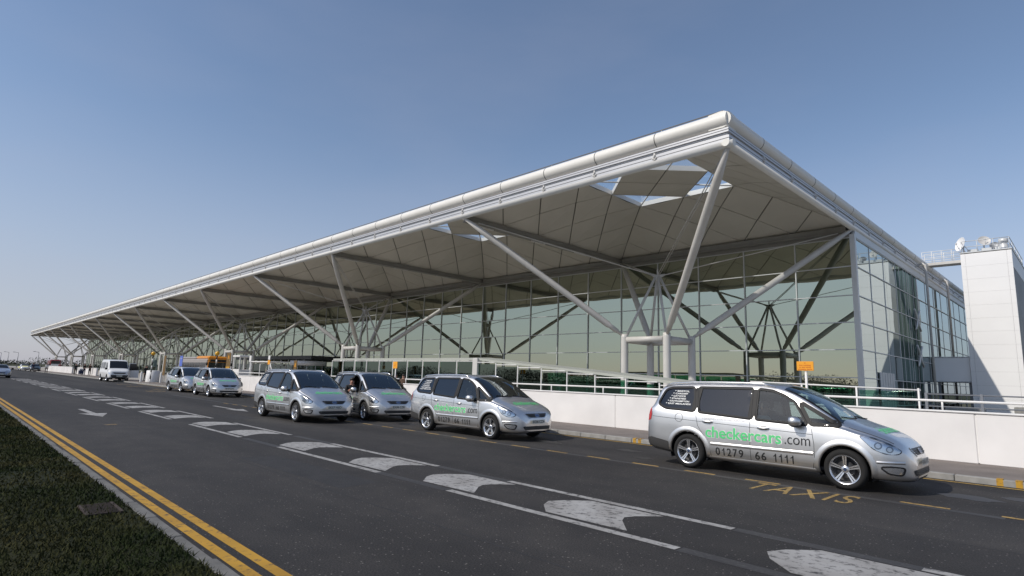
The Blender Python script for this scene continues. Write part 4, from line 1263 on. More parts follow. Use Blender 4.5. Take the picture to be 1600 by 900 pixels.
taxi0 = make_taxi()
TX = [  # mid-wheelbase x, centreline y, heading, plate, label
    (5.98, -11.36, R(0.5), 'EA06 XYC', 'silver taxi minivan with green lettering standing beside the yellow TAXIS road marking'),
    (-2.80, -11.42, R(0.8), 'EO06 CZX', 'silver taxi minivan by the white wall, next behind the taxi at the TAXIS marking'),
    (-9.92, -13.70, R(0.0), 'EK57 HSO', 'silver taxi minivan double parked in the road beside the taxi whose driver leans out'),
    (-9.65, -11.05, R(-7), 'EX08 CZR', 'silver taxi minivan at the kerb with its driver leaning out of the window'),
    (-28.8, -10.55, R(-2), 'EK07 LTN', 'silver taxi minivan leading the far pair by the bus, driver window open'),
    (-36.0, -10.2, R(0.5), 'EU56 HBP', 'silver taxi minivan last in the rank, ahead of the white minibus'),
]
taxis = []
for k, (x, y, a, pl, lab) in enumerate(TX):
    c = taxi0 if k == 0 else copy_tree(taxi0)
    c.location = (x, y, 0.002); c.rotation_euler = (0, 0, a)
    tag(c, lab, 'taxi', 'silver taxi minivans waiting in the rank')
    taxis.append(c)
for c, t in zip(taxis, TX): plate(c, t[3])
# open driver windows (right-hand side) on three taxis
for k in (3, 4, 5):
    for ch in list(taxis[k].children):
        if ch.name.startswith('front_door_window'):
            # the copy on the right-hand side has negative y
            if sum(v.co.y for v in ch.data.vertices) < 0:
                for g_ in list(ch.children):
                    g_.parent = taxis[k]
                bpy.data.objects.remove(ch)
# ================================================================== other vehicles
def vehicle(S, name, m, glass_side, screen, arches, wheels, W, lamps, extra=None):
    car = empty(name)
    b = body_shell(S, 'body', m, car, [], [], arches, nst=70)
    F = {-1: (lambda o: (lambda x, z: (x, -(S.yside(x, z) + o), z))), 1: (lambda o: (lambda x, z: (x, S.yside(x, z) + o, z)))}
    T = lambda o: (lambda x, y: (x, y, S.ztop(x, y) + o))
    for s in (-1, 1):
        for poly in glass_side: patch(MB(), poly, F[s](0.006), 8, 4).build('side_window', M_pglass2, car)
        for poly in lamps: patch(MB(), poly, F[s](0.008), 6, 3).build('headlight', M_lamp, car)
        mr_ = MB().bbox((screen[1] - 0.25, s * (S.w(0) + 0.12) - 0.1, S.belt(0.5)), (screen[1] - 0.1, s * (S.w(0) + 0.12) + 0.1, S.belt(0.5) + 0.2), 0.03); mr_.build('wing_mirror', M_trim, car)
    x0, x1 = screen
    xs = [x0 + (x1 - x0) * i / 8 for i in range(9)]
    patch(MB(), [(x, -(S.w6(x) - 0.06)) for x in xs] + [(x, S.w6(x) - 0.06) for x in xs[::-1]], T(0.008), 10, 8).build('windscreen', M_pglass2, car)
    for (x, y, r) in wheels: add_wheel(car, W, (x, y, r), y > 0)
    for (cx_, cz_, r_) in arches:
        for s in (-1, 1):
            wm = MB(); n = 14
            pts = [(cx_ + r_ * math.cos(math.pi * (k / n) * 1.2 - 0.31), cz_ + r_ * math.sin(math.pi * (k / n) * 1.2 - 0.31)) for k in range(n + 1)]
            wm.rings([[(p[0], s * yy, p[1]) for p in pts] for yy in (S.w(cx_) * 0.5, S.w(cx_) * 0.97)], 0, True, False, close=False)
            wm.build('wheel_housing', M_dark, car)
    return car, b, F, T
M_pglass2 = mat('dark_car_window', (0.012, 0.014, 0.016), 0.04, spec=0.6)
def front_bits(S, car, grille, plate_z, txt=None, y_w=0.5):
    def xf(y, z):
        lo, hi = S.x0 * 0 + 0.5, S.x1
        for _ in range(22):
            md = (lo + hi) / 2
            if S.zb(md) <= z <= S.ztop(md, y) and abs(y) <= S.yside(md, z): lo = md
            else: hi = md
        return lo
    patch(MB(), rnd(grille, 0.03), lambda y, z: (xf(y, z) + 0.012, y, z), 10, 4).build('grille', M_dark, car)
    X = xf(0.1, plate_z) + 0.03
    MB().box((X - 0.02, -0.26, plate_z - 0.055), (X, 0.26, plate_z + 0.055)).build('number_plate', M_plate, car)

# white minibus with an open door
VS = Shell(
    zb=[(-2.6, 0.55), (-2.5, 0.42), (0, 0.36), (2.3, 0.36), (2.55, 0.42), (2.62, 0.5)],
    zt=[(-2.6, 2.1), (-2.5, 2.28), (-2.0, 2.34), (0.6, 2.33), (1.15, 2.26), (1.45, 2.02), (1.85, 1.58), (2.05, 1.36), (2.3, 1.24), (2.5, 1.12), (2.58, 0.95), (2.62, 0.7)],
    w=[(-2.6, 0.88), (-2.5, 0.96), (0, 0.99), (2.0, 0.98), (2.4, 0.93), (2.55, 0.85), (2.62, 0.75)],
    belt=[(-2.6, 1.2), (0, 1.25), (1.8, 1.18), (2.3, 1.05), (2.62, 0.6)],
    w6=[(-2.6, 0.78), (0, 0.83), (1.2, 0.83), (2.0, 0.88), (2.4, 0.82), (2.62, 0.6)],
    d6=[(-2.6, 0.06), (0, 0.07), (2.0, 0.07), (2.62, 0.05)])
M_vwhite = mat('white_vehicle_paint', (0.80, 0.80, 0.79), 0.3, coat=0.5, var=0.05, scale=2)
Wv = wheel_meshes(0.36, 0.22, 0.22, 5, 'v')
van, vb, VF, VT = vehicle(VS, 'minibus', M_vwhite,
    [rnd([(-2.3, 1.35), (-2.3, 2.02), (-1.3, 2.03), (-1.3, 1.35)], 0.06), rnd([(-1.15, 1.35), (-1.15, 2.03), (0.1, 2.03), (0.1, 1.35)], 0.06), rnd([(0.35, 1.3), (0.35, 2.02), (0.95, 1.98), (1.45, 1.55), (1.55, 1.28)], 0.06)],
    (1.28, 1.98), [(1.72, 0.36, 0.44), (-1.55, 0.36, 0.44)], [(1.72, -0.86, 0.36), (1.72, 0.86, 0.36), (-1.55, -0.86, 0.36), (-1.55, 0.86, 0.36)], Wv,
    [rnd([(2.2, 0.98), (2.45, 0.95), (2.52, 0.80), (2.25, 0.80)], 0.03)])
front_bits(VS, van, [(-0.6, 0.98), (0.6, 0.98), (0.5, 0.85), (-0.5, 0.85)], 0.62)
patch(MB(), [(-0.8, 0.72), (0.8, 0.72), (0.78, 0.44), (-0.78, 0.44)], lambda y, z: (2.63, y, z), 8, 3).build('front_bumper', M_bump, van)
dr_ = MB().box((0, -0.03, 0.45), (0.95, 0.03, 1.25)); dr_.box((0, -0.03, 1.25), (0.07, 0.03, 2.0)); dr_.box((0.07, -0.03, 1.95), (0.62, 0.03, 2.0))
dro = put('open_door', dr_.mesh('open_door', M_vwhite), van, (1.45, 1.0, 0), (0, 0, R(75)))
MB().poly([(0.07, 0, 1.25), (0.95, 0, 1.25), (0.62, 0, 1.95), (0.07, 0, 1.95)]).build('door_window', M_pglass2, dro)
van.location = (-64.9, -9.55, 0.002)
tag(van, 'white minibus with its kerb-side front door standing open', 'minibus')

# pale blue saloon coming along the lane
CS = Shell(
    zb=[(-2.15, 0.5), (-2.05, 0.34), (-1.5, 0.22), (1.6, 0.20), (2.1, 0.24), (2.2, 0.36)],
    zt=[(-2.15, 0.75), (-2.08, 0.98), (-1.9, 1.04), (-1.5, 1.09), (-0.9, 1.38), (-0.4, 1.44), (0.1, 1.43), (0.5, 1.30), (0.95, 1.03), (1.3, 0.95), (1.8, 0.85), (2.05, 0.74), (2.15, 0.62), (2.2, 0.5)],
    w=[(-2.15, 0.6), (-2.0, 0.80), (-1.3, 0.87), (0, 0.885), (1.4, 0.88), (1.9, 0.80), (2.1, 0.68), (2.2, 0.45)],
    belt=[(-2.15, 0.65), (-1.8, 0.92), (0, 0.90), (1.0, 0.87), (1.8, 0.76), (2.2, 0.45)],
    w6=[(-2.15, 0.45), (-1.6, 0.66), (-0.8, 0.58), (0.1, 0.58), (0.9, 0.70), (1.6, 0.68), (2.2, 0.34)],
    d6=[(-2.15, 0.05), (-0.8, 0.08), (0.1, 0.08), (0.9, 0.06), (2.2, 0.05)])
Wc = wheel_meshes(0.31, 0.20, 0.20, 5, 'c')
SW = [rnd([(-1.25, 0.96), (-0.85, 1.29), (-0.30, 1.35), (-0.26, 0.94)], 0.04), rnd([(-0.18, 0.94), (-0.18, 1.35), (0.12, 1.33), (0.45, 1.20), (0.75, 0.93)], 0.04)]
SA = [(1.30, 0.31, 0.36), (-1.30, 0.31, 0.36)]; SWH = [(sx * 1.30, sy * 0.77, 0.31) for sx in (-1, 1) for sy in (-1, 1)]
SL_ = [rnd([(1.75, 0.78), (1.98, 0.72), (2.12, 0.62), (1.98, 0.58), (1.80, 0.66)], 0.03)]
def saloon(name, m, loc, rz, label, cat, zs=1.0):
    c, b, F_, T_ = vehicle(CS, name, m, SW, (0.22, 0.90), SA, SWH, Wc, SL_)
    front_bits(CS, c, [(-0.4, 0.60), (0.4, 0.60), (0.34, 0.50), (-0.34, 0.50)], 0.40)
    c.location = loc; c.rotation_euler = (0, 0, rz); c.scale = (1, 1, zs)
    tag(c, label, cat); return c, F_, T_
M_pblue = paint_mat('pale_blue_paint', (0.42, 0.46, 0.54), 0.6)
saloon('saloon_car', M_pblue, (-74.0, -18.45, 0.002), R(0.5), 'pale blue saloon car driving along the lane beside the yellow lines', 'car')
M_dgreen = paint_mat('dark_green_paint', (0.02, 0.028, 0.026), 0.3)
saloon('dark_car', M_dgreen, (-142.0, -9.2, 0.002), 0, 'dark green car stopped by the far white wall', 'car', 1.05)
pc, pF, pT = saloon('patrol_car', M_vwhite, (-160.0, -9.4, 0.002), R(3), 'white car with bright yellow panels in the far distance', 'car')
M_hiv = mat('bright_yellow', (0.75, 0.72, 0.08), 0.4)
for s in (-1, 1): patch(MB(), [(-1.6, 0.6), (1.6, 0.6), (1.6, 0.8), (-1.6, 0.8)], pF[s](0.006), 8, 2).build('yellow_panel', M_hiv, pc)
patch(MB(), [(1.1, -0.6), (1.1, 0.6), (1.75, 0.55), (1.75, -0.55)], pT(0.006), 6, 4).build('yellow_bonnet', M_hiv, pc)
M_pink = paint_mat('faded_red_paint', (0.45, 0.10, 0.09), 0.1)
saloon('red_car', M_pink, (-92.0, -19.0, 0.002), 0, 'faded red car following the pale blue saloon along the lane', 'car')
M_mar = paint_mat('maroon_paint', (0.25, 0.02, 0.02), 0.1)
rv = empty('red_van')
MB().bbox((-2.4, -0.98, 0.4), (2.3, 0.98, 2.5), 0.18).build('body', M_mar, rv)
MB().bbox((2.25, -0.80, 0.6), (2.32, 0.80, 1.75), 0.02).build('white_front', M_vwhite, rv)
MB().bbox((2.28, -0.82, 1.55), (2.335, 0.82, 2.25), 0.02).build('windscreen', M_pglass2, rv)
for (x, y) in ((1.5, -0.86), (1.5, 0.86), (-1.5, -0.86), (-1.5, 0.86)): add_wheel(rv, Wv, (x, y, 0.36), y > 0)
rv.location = (-158.0, -4.4, 0.115)
tag(rv, 'red van with a white front parked beyond the far wall', 'van')

# orange bus behind the rank
M_obus = mat('orange_bus_paint', (0.80, 0.30, 0.02), 0.35, coat=0.4)
M_gbus = mat('grey_bus_side', (0.32, 0.29, 0.27), 0.4)
bus = empty('bus', (-70.6, 0.9, 0.115))
b_ = MB().bbox((-5.8, -1.25, 0.35), (5.8, 1.25, 2.75), 0.12); b_.build('body', M_gbus, bus)
MB().bbox((-5.7, -1.2, 2.70), (1.2, 1.2, 3.02), 0.14).build('roof', M_gbus, bus)
MB().bbox((1.22, -1.2, 2.70), (5.7, 1.2, 3.10), 0.16).build('roof_front', M_obus, bus)
MB().bbox((5.78, -1.2, 0.4), (5.9, 1.2, 2.85), 0.05).build('front_panel', M_obus, bus)
MB().bbox((5.86, -1.12, 1.0), (5.93, 1.12, 2.35), 0.03).build('windscreen', M_pglass2, bus)
MB().bbox((5.86, -0.95, 2.40), (5.925, 0.95, 2.70), 0.02).build('destination_display', M_blk, bus)
for k in range(5): MB().bbox((-5.3 + 2.15 * k, -1.275, 1.25), (-5.3 + 2.15 * k + 2.0, -1.24, 2.3), 0.012).build('side_window', M_pglass2, bus)
for s in (-1, 1):
    mm = MB().tube([(5.9, s * 1.15, 2.6), (6.25, s * 1.4, 2.55), (6.25, s * 1.4, 2.3)], 0.03, 6); mm.bbox((6.18, s * 1.4 - 0.1, 1.95), (6.30, s * 1.4 + 0.1, 2.32), 0.03); mm.build('mirror', M_blk, bus)
for (x, y) in ((3.4, -1.1), (3.4, 1.1), (-3.4, -1.1), (-3.4, 1.1)):
    w_ = add_wheel(bus, Wv, (x, y, 0.46), y > 0); w_.scale = (1.28, 1.2, 1.28)
tag(bus, 'orange and grey single deck bus behind the far taxis', 'bus')

# ================================================================== walls, rails, ramp, signs
def wall(name, x0, x1, label, rail=True, step=4.9):
    w = empty(name, ((x0 + x1) / 2, -6.4, 0.115)); o = (x0 + x1) / 2
    tag(w, label, 'wall')
    x = x1
    while x > x0 + 0.05:
        xa = max(x0, x - step)
        MB().bbox((xa + 0.012 - o, -0.11, 0.0), (x - 0.012 - o, 0.11, 1.10), 0.012).build('wall_panel', M_wall, w)
        x = xa
    MB().bbox((x0 - o, -0.14, 1.10), (x1 - o, 0.14, 1.145), 0.012).build('coping', M_white, w)
    MB().box((x0 - o + 0.02, -0.09, 0.02), (x1 - o - 0.02, 0.09, 1.09)).build('wall_core', M_white, w)
    if rail:
        MB().tube([(x0 - o, 0.0, 1.36), (x1 - o, 0.0, 1.36)], 0.028, 8).build('handrail', M_white, w)
        me = MB().tube([(0, 0, 1.14), (0, 0, 1.35)], 0.022, 6).mesh('rail_post', M_white)
        x = x1 - 0.6
        while x > x0: put('rail_post', me, w, (x - o, 0, 0)); x -= 2.45
    return w
wall('forecourt_wall', -14.2, 28.1, 'long white forecourt wall with handrail along the taxi pavement')
wall('forecourt_wall', -38.0, -14.75, 'white forecourt wall with handrail behind the far pair of taxis')
wall('forecourt_wall', -112.0, -94.0, 'white low wall behind the standing group beyond the minibus', False)
wall('forecourt_wall', -150.0, -116.0, 'white low wall at the far end of the pavement', False)
# covered ramp behind the wall
rmp = empty('covered_ramp', (-16, 1.5, 0.115))
tag(rmp, 'low covered ramp with white posts and green glass behind the forecourt wall', 'ramp')
def rz(x): return 2.60 if x < -16 else max(2.60 - (x + 16) * 0.079, 1.05)
rf = MB()
for xa, xb in ((-34, -16), (-16, 1.0)):
    pts = [(xa + 16, rz(xa)), (xb + 16, rz(xb))]
    rf.rings([[(pts[0][0], -1.6, pts[0][1]), (pts[0][0], -0.5, pts[0][1] + 0.1), (pts[0][0], -0.5, pts[0][1] + 0.2), (pts[0][0], -1.6, pts[0][1] + 0.12)],
              [(pts[1][0], -1.6, pts[1][1]), (pts[1][0], -0.5, pts[1][1] + 0.1), (pts[1][0], -0.5, pts[1][1] + 0.2), (pts[1][0], -1.6, pts[1][1] + 0.12)]], 0, False, True)
rf.build('roof', mat('ramp_roof', (0.42, 0.43, 0.38), 0.5, var=0.1, scale=0.6), rmp)
x = -34
while x < 0.9:
    MB().bbox((x + 16 - 0.028, -1.68, 0), (x + 16 + 0.028, -1.62, rz(x) - 0.02), 0.008).build('post', M_white, rmp)
    MB().box((x + 16 + 0.06, -1.60, 0.05), (x + 16 + 1.74, -1.585, rz(x + 1.8) - 0.10)).build('glass_panel', M_ramp, rmp)
    MB().bbox((x + 16 + 0.08, -1.72, rz(x + 0.9) - 0.09), (x + 16 + 1.72, -1.64, rz(x + 0.9) - 0.045), 0.01).build('edge_strip', M_white, rmp)
    x += 1.8
MB().bbox((-0.22, -1.74, 0), (0.22, -1.5, 2.72), 0.02).build('pier', M_steel, rmp)

def post_sign(name, x, y, z0, z1, w, m, label, lines=(), post=M_white, posts=1, rz_=0.0, z_floor=0.115):
    s = empty(name, (x, y, z_floor), rz_)
    for k in range(posts):
        px = 0 if posts == 1 else (-w * 0.35 + k * w * 0.7)
        MB().tube([(px, 0.03, 0), (px, 0.03, z1 - z_floor)], 0.035, 8).build('post', post, s)
    MB().bbox((-w / 2, -0.03, z0 - z_floor), (w / 2, -0.005, z1 - z_floor), 0.006).build('panel', m, s)
    for (txt, fx, fz, fw, fh, tm) in lines:
        vs, fs = text_fit(txt, fw * w, fh * (z1 - z0), 0.015)
        me = bpy.data.meshes.new('lettering'); me.from_pydata([(-w / 2 + fx * w + a, -0.034, z0 - z_floor + fz * (z1 - z0) + c) for a, c in vs], [], fs); me.materials.append(tm)
        put('lettering', me, s)
    tag(s, label, 'sign'); return s
M_redl = mat('red_lettering', (0.5, 0.03, 0.01), 0.5)
M_bluep = mat('blue_sign', (0.10, 0.16, 0.55), 0.45)
M_brown = mat('brown_sign', (0.16, 0.09, 0.02), 0.5)
post_sign('notice_sign', 4.83, -6.18, 2.145, 2.40, 0.44, M_orange, 'orange notice on a white post behind the wall near the TAXIS marking',
          [('No waiting', 0.16, 0.50, 0.68, 0.14, M_redl), ('at any time', 0.16, 0.28, 0.68, 0.14, M_redl), ('except taxis', 0.08, 0.08, 0.84, 0.12, M_redl), ('x', 0.46, 0.76, 0.08, 0.14, M_redl)])
post_sign('notice_sign', -17.0, -5.2, 2.02, 2.40, 0.42, M_orange, 'small square orange notice on a white post before the covered ramp', [('i', 0.45, 0.3, 0.1, 0.4, M_redl)])
post_sign('notice_sign', -38.2, -5.2, 2.35, 2.85, 0.40, M_white, 'plain white plate on a post beyond the wall end')
s_ = post_sign('notice_sign', -34.4, -5.2, 2.15, 2.48, 0.42, M_orange, 'orange notice under a white plate on one post')
MB().bbox((-0.17, -0.03, 2.40), (0.17, -0.005, 2.72), 0.006).build('white_plate', M_white, s_)
post_sign('notice_sign', -29.7, -5.2, 1.75, 2.45, 0.50, M_brown, 'brown sign with an orange arrow by the revolving door', [('^', 0.25, 0.35, 0.5, 0.4, M_orange)])
post_sign('direction_sign', -58.3, -4.9, 1.85, 2.95, 0.95, M_bluep, 'upright blue sign on two legs beside the orange bus', [('Coaches', 0.15, 0.72, 0.6, 0.10, M_wht)], posts=2)
post_sign('direction_sign', -42.6, -5.4, 1.35, 3.10, 1.0, M_brown, 'tall brown sign with orange panel below the third roof tree', [('^', 0.3, 0.70, 0.4, 0.18, M_orange)], posts=2)
MB().bbox((-0.46, -0.045, 1.30), (0.46, -0.031, 1.80), 0.003).build('orange_panel', mat('amber_panel', (0.55, 0.28, 0.01), 0.5), bpy.data.objects['direction_sign.001'])
post_sign('direction_sign', -53.5, -7.6, 0.9, 2.8, 0.75, M_brown, 'tall brown sign standing in front of the fourth roof tree', posts=2)
# crossing beacons
M_amber = mat('amber_globe', (0.80, 0.42, 0.02), 0.25)
for x, y, lab in ((-56.5, -8.0, 'striped crossing beacon with amber globe near the minibus'), (-43.5, -6.1, 'striped crossing beacon with amber globe by the tall brown sign')):
    s = empty('crossing_beacon', (x, y, 0.115))
    for k in range(8): MB().lathe([(0.055, k * 0.34), (0.055, k * 0.34 + 0.338)], seg=10, caps=True).build('pole_band', M_blk if k % 2 else M_white, s)
    MB().ball((0, 0, 2.90), 0.19, 14, 10).build('globe', M_amber, s)
    tag(s, lab, 'beacon')
# round-based information stand and bollards on the crossing pavement
ks = empty('information_stand', (-59.5, -7.1, 0.115))
MB().lathe([(0.62, 0.0), (0.62, 1.15), (0.55, 1.2), (0, 1.2)], seg=20).build('base', M_white, ks)
M_gg = mat('grey_green_metal', (0.14, 0.19, 0.16), 0.5)
for k in range(4): MB().tube([(0.4 * math.cos(k * 1.57 + 0.6), 0.4 * math.sin(k * 1.57 + 0.6), 1.2), (0.12 * math.cos(k * 1.57 + 0.6), 0.12 * math.sin(k * 1.57 + 0.6), 2.5)], 0.06, 6).build('strut', M_gg, ks)
MB().bbox((-0.25, -0.12, 1.6), (0.25, 0.12, 2.3), 0.02).build('display_box', M_gg, ks)
tag(ks, 'grey green information stand on a round white base', 'stand')
for k, (x, y) in enumerate(((-57.2, -6.9), (-56.0, -6.6), (-54.8, -6.3), (-58.8, -8.3))):
    MBo = MB().lathe([(0.10, 0), (0.10, 0.95), (0.085, 1.02), (0.04, 1.06), (0, 1.06)], seg=12).build('bollard', M_white, loc=(x, y, 0.115))
    tag(MBo, ['white bollard nearest the grey green information stand', 'middle white bollard of the three in a row by the crossing', 'white bollard closest to the brown sign by the fourth roof tree', 'white bollard at the kerb edge beside the striped beacon'][k], 'bollard', 'white bollards by the crossing')
# entrance: dark canopy and revolving door
en = empty('entrance_canopy', (-80, 15.5, 0.115)); tag(en, 'dark flat entrance canopy with glass doors left of the revolving door', 'canopy')
MB().bbox((-15, -2.0, 3.3), (13.5, 2.2, 3.85), 0.03).build('roof', M_dark, en)
for k in range(11): MB().bbox((-15 + 2.6 * k, -1.9, 0), (-14.9 + 2.6 * k, -1.8, 3.28), 0.008).build('post', M_steel, en)
for k in range(10): MB().box((-14.85 + 2.6 * k, -1.87, 0.05), (-12.45 + 2.6 * k, -1.85, 2.6)).build('glass_panel', M_bal, en)
rd = empty('revolving_door', (-66.2, 13.0, 0.115)); tag(rd, 'round revolving door drum with a silver band on top', 'door')
MB().lathe([(0, 3.05), (2.3, 3.05), (2.38, 3.0), (2.38, 2.45), (2.3, 2.42), (0, 2.42)], seg=36).build('drum_band', M_fascia, rd)
MB().lathe([(2.25, 0.02), (2.25, 2.42)], seg=36).build('curved_glass', M_bal, rd)
for k in range(12): MB().tube([(2.26 * math.cos(k * 0.5236), 2.26 * math.sin(k * 0.5236), 0), (2.26 * math.cos(k * 0.5236), 2.26 * math.sin(k * 0.5236), 2.42)], 0.04, 6).build('frame_post', M_alu, rd)
for k in range(2): MB().box((-2.1, -0.02, 0.05), (2.1, 0.02, 2.4)).build('door_leaf', M_bal, rd, rot=(0, 0, k * 1.57 + 0.4))
# waiting shelter
sh_ = empty('waiting_shelter', (-50, 1.0, 0.115)); tag(sh_, 'white framed waiting shelter with a sloping end before the entrance', 'shelter')
for x in (-2.4, 0, 2.4):
    MB().tube([(x, -0.8, 0), (x, -0.8, 2.3), (x, 0.8, 2.45), (x, 0.8, 0)], 0.05, 8).build('frame', M_white, sh_)
MB().bbox((-2.6, -1.0, 2.4), (2.6, 1.0, 2.5), 0.02).build('roof', M_white, sh_)
MB().box((-2.35, 0.78, 0.3), (2.35, 0.8, 2.1)).build('back_glass', M_bal, sh_)
MB().tube([(2.6, -0.9, 2.42), (3.6, -0.9, 1.2)], 0.05, 8).build('sloping_strut', M_white, sh_)
wc = MB().bbox((-45.0, -4.2, 0.115), (-43.4, -3.2, 2.6), 0.03); wco = empty('ticket_cabin', (-44.2, -3.7, 0.115))
MB().bbox((-0.8, -0.5, 0), (0.8, 0.5, 1.6), 0.03).build('base', M_white, wco)
for sx in (-1, 1):
    for sy in (-1, 1): MB().box((sx * 0.75 - 0.04, sy * 0.45 - 0.04, 1.6), (sx * 0.75 + 0.04, sy * 0.45 + 0.04, 2.7)).build('corner_post', M_white, wco)
MB().bbox((-0.85, -0.55, 2.7), (0.85, 0.55, 2.85), 0.02).build('roof', M_white, wco)
tag(wco, 'small white ticket cabin beside the tall brown sign', 'cabin')

# ------------------------------------------------------------------ right-hand side: balustrade, railing, tower, link, dishes
gbal = empty('glass_balustrade', (5.0, -2.0, 0.115)); tag(gbal, 'glass balustrade with white top rail before the glass corner', 'balustrade')
MB().tube([(-3.5, 0, 1.73), (1.7, 0, 1.60)], 0.024, 8).build('top_rail', M_white, gbal)
for k in range(4):
    MB().tube([(-3.4 + 1.68 * k, 0, 0), (-3.4 + 1.68 * k, 0, 1.66)], 0.03, 6).build('post', M_white, gbal)
for k in range(3): MB().box((-3.32 + 1.68 * k, -0.01, 0.1), (-1.80 + 1.68 * k, 0.01, 1.56)).build('glass_panel', M_bal, gbal)
rl_ = empty('steel_railing', (12.0, -3.0, 0.115)); tag(rl_, 'grey steel railing with four bars before the white tower', 'railing')
M_grail = mat('grey_rail', (0.22, 0.23, 0.25), 0.45, metal=0.3)
for z in (1.50, 1.33, 1.16, 1.02): MB().tube([(-5.0, 0, z), (9, 0, z)], 0.022, 6).build('bar', M_grail, rl_)
for k in range(8): MB().bbox((-5.0 + 1.25 * k - 0.035, -0.03, 0), (-5.0 + 1.25 * k + 0.035, 0.03, 1.54), 0.006).build('post', M_grail, rl_)
# white clad tower
TX0, TX1, TY0, TY1, TZT = 2.75, 6.22, 40.0, 52.0, 13.95
tw = empty('service_tower', ((TX0 + TX1) / 2, (TY0 + TY1) / 2, -0.1)); tag(tw, 'tall white panelled service tower beside the terminal side wall', 'tower')
ox, oy, oz = (TX0 + TX1) / 2, (TY0 + TY1) / 2, -0.1
M_clad = mat('white_cladding', (0.88, 0.865, 0.85), 0.42, var=0.03, scale=0.4)
M_clad_shade = mat('shaded_cladding', (0.09, 0.09, 0.10), 0.45, var=0.15, scale=0.5)  # shade of the tower's sunless side, put into the cladding colour
MB().box((TX0 + 0.05 - ox, TY0 + 0.05 - oy, 0.0), (TX1 - 0.05 - ox, TY1 - oy, TZT - 0.05 - oz)).build('core', M_concrete, tw)
NPn = 12
for k in range(NPn):
    z0 = 0.1 + (TZT - 0.2) * k / NPn; z1 = 0.1 + (TZT - 0.2) * (k + 1) / NPn
    for xa, xb in ((TX0, TX0 + 0.33), (TX0 + 0.34, TX1 - 0.34), (TX1 - 0.33, TX1)):
        MB().bbox((xa - ox, TY0 - oy, z0 - oz + 0.003), (xb - ox, TY0 + 0.048 - oy, z1 - oz - 0.003), 0.003).build('cladding_panel', M_clad, tw)
    MB().bbox((TX0 - ox, TY0 + 0.055 - oy, z0 - oz + 0.006), (TX0 + 0.048 - ox, TY1 - oy, z1 - oz - 0.003), 0.003).build('cladding_panel', M_clad, tw)
for k in range(8):
    y0 = TY0 + 0.055 + (TY1 - TY0 - 0.06) * k / 8; y1 = TY0 + 0.055 + (TY1 - TY0 - 0.06) * (k + 1) / 8
    MB().bbox((TX1 - 0.048 - ox, y0 - oy + 0.02, 0.1), (TX1 - ox, y1 - oy - 0.02, TZT - 1.6 - oz), 0.006).build('shaded_panel', M_clad_shade, tw)
MB().bbox((TX1 - 0.048 - ox, TY0 + 0.06 - oy, TZT - 1.55 - oz), (TX1 - ox, TY1 - oy, TZT - 0.05 - oz), 0.006).build('parapet_panel', M_clad, tw)
MB().bbox((TX0 - 0.04 - ox, TY0 - 0.04 - oy, TZT - 0.04 - oz), (TX1 + 0.04 - ox, TY1 - oy, TZT + 0.06 - oz), 0.01).build('capping', M_alu, tw)
for z in (0.55, 1.05):
    for pa, pb in (((TX0 + 0.1, TY0 + 0.15), (TX1 - 0.1, TY0 + 0.15)), ((TX1 - 0.1, TY0 + 0.15), (TX1 - 0.1, TY1)), ((TX0 + 0.1, TY0 + 0.15), (TX0 + 0.1, TY1))):
        MB().tube([(pa[0] - ox, pa[1] - oy, TZT + z - oz), (pb[0] - ox, pb[1] - oy, TZT + z - oz)], 0.03, 6).build('guard_rail', M_alu, tw)
pm = MB().tube([(0, 0, 0), (0, 0, 1.08)], 0.03, 6).mesh('guard_post', M_alu)
for x in (TX0 + 0.1, TX0 + 1.2, TX0 + 2.3, TX1 - 0.1): put('guard_post', pm, tw, (x - ox, TY0 + 0.15 - oy, TZT - oz))
for k in range(1, 6): put('guard_post', pm, tw, (TX1 - 0.1 - ox, TY0 + 0.15 + 2.2 * k - oy, TZT - oz))
# roof plant
MB().lathe([(0.32, 0), (0.32, 0.55), (0.22, 0.62), (0.34, 0.75), (0.34, 1.05), (0, 1.1)], seg=16).build('vent_cowl', M_alu, tw, loc=(1.2, -5.2, TZT - oz))
for k in range(3): MB().bbox((-1.3 + 0.95 * k, -5.3, TZT - oz), (-0.55 + 0.95 * k, -4.6, TZT - oz + 0.4), 0.03).build('roof_unit', M_alu, tw)
# satellite dishes
def dish(loc, r, face, m, label):
    d = empty('satellite_dish', loc); f = Vector(face).normalized(); q = f.to_track_quat('Z', 'Y')
    h = r * 1.15
    MB().tube([(0, 0, 0), (0, 0, h)], 0.06, 8).build('mast', M_alu, d)
    prof = [(r * t, 0.28 * r * t * t) for t in (0.001, 0.2, 0.4, 0.6, 0.8, 0.95, 1.0)]; prof += [(r * 0.985, 0.28 * r + 0.0), (r * 0.9, 0.21 * r), (r * 0.5, 0.045 * r)]
    c = MB().lathe(prof, seg=28); o = c.build('reflector', m, d, loc=(f.x * 0.1, f.y * 0.1, h + 0.08)); o.rotation_euler = q.to_euler()
    a = MB().tube([(0, -0.8 * r, 0.2 * r), (0, -0.1 * r, 0.75 * r)], 0.025, 5); a.bbox((-0.06, -0.16 * r, 0.68 * r), (0.06, -0.0, 0.86 * r), 0.01)
    put('feed_arm', a.mesh('feed_arm', M_alu), o)
    tag(d, label, 'dish'); return d
dish((2.95, 40.6, TZT + 0.06), 0.64, (-0.9, -0.75, 0.30), M_clad, 'large pale satellite dish on the tower corner by the walkway')
dish((4.25, 42.0, TZT + 0.9), 0.48, (0.35, -0.85, 0.40), M_steel, 'grey satellite dish at the middle of the tower roof')
dish((5.05, 41.2, TZT + 0.55), 0.36, (0.10, -0.9, 0.35), M_grail, 'small dark grey satellite dish by the vent cowl on the tower')
bpy.data.objects['satellite_dish.001'].location.z = TZT + 0.06
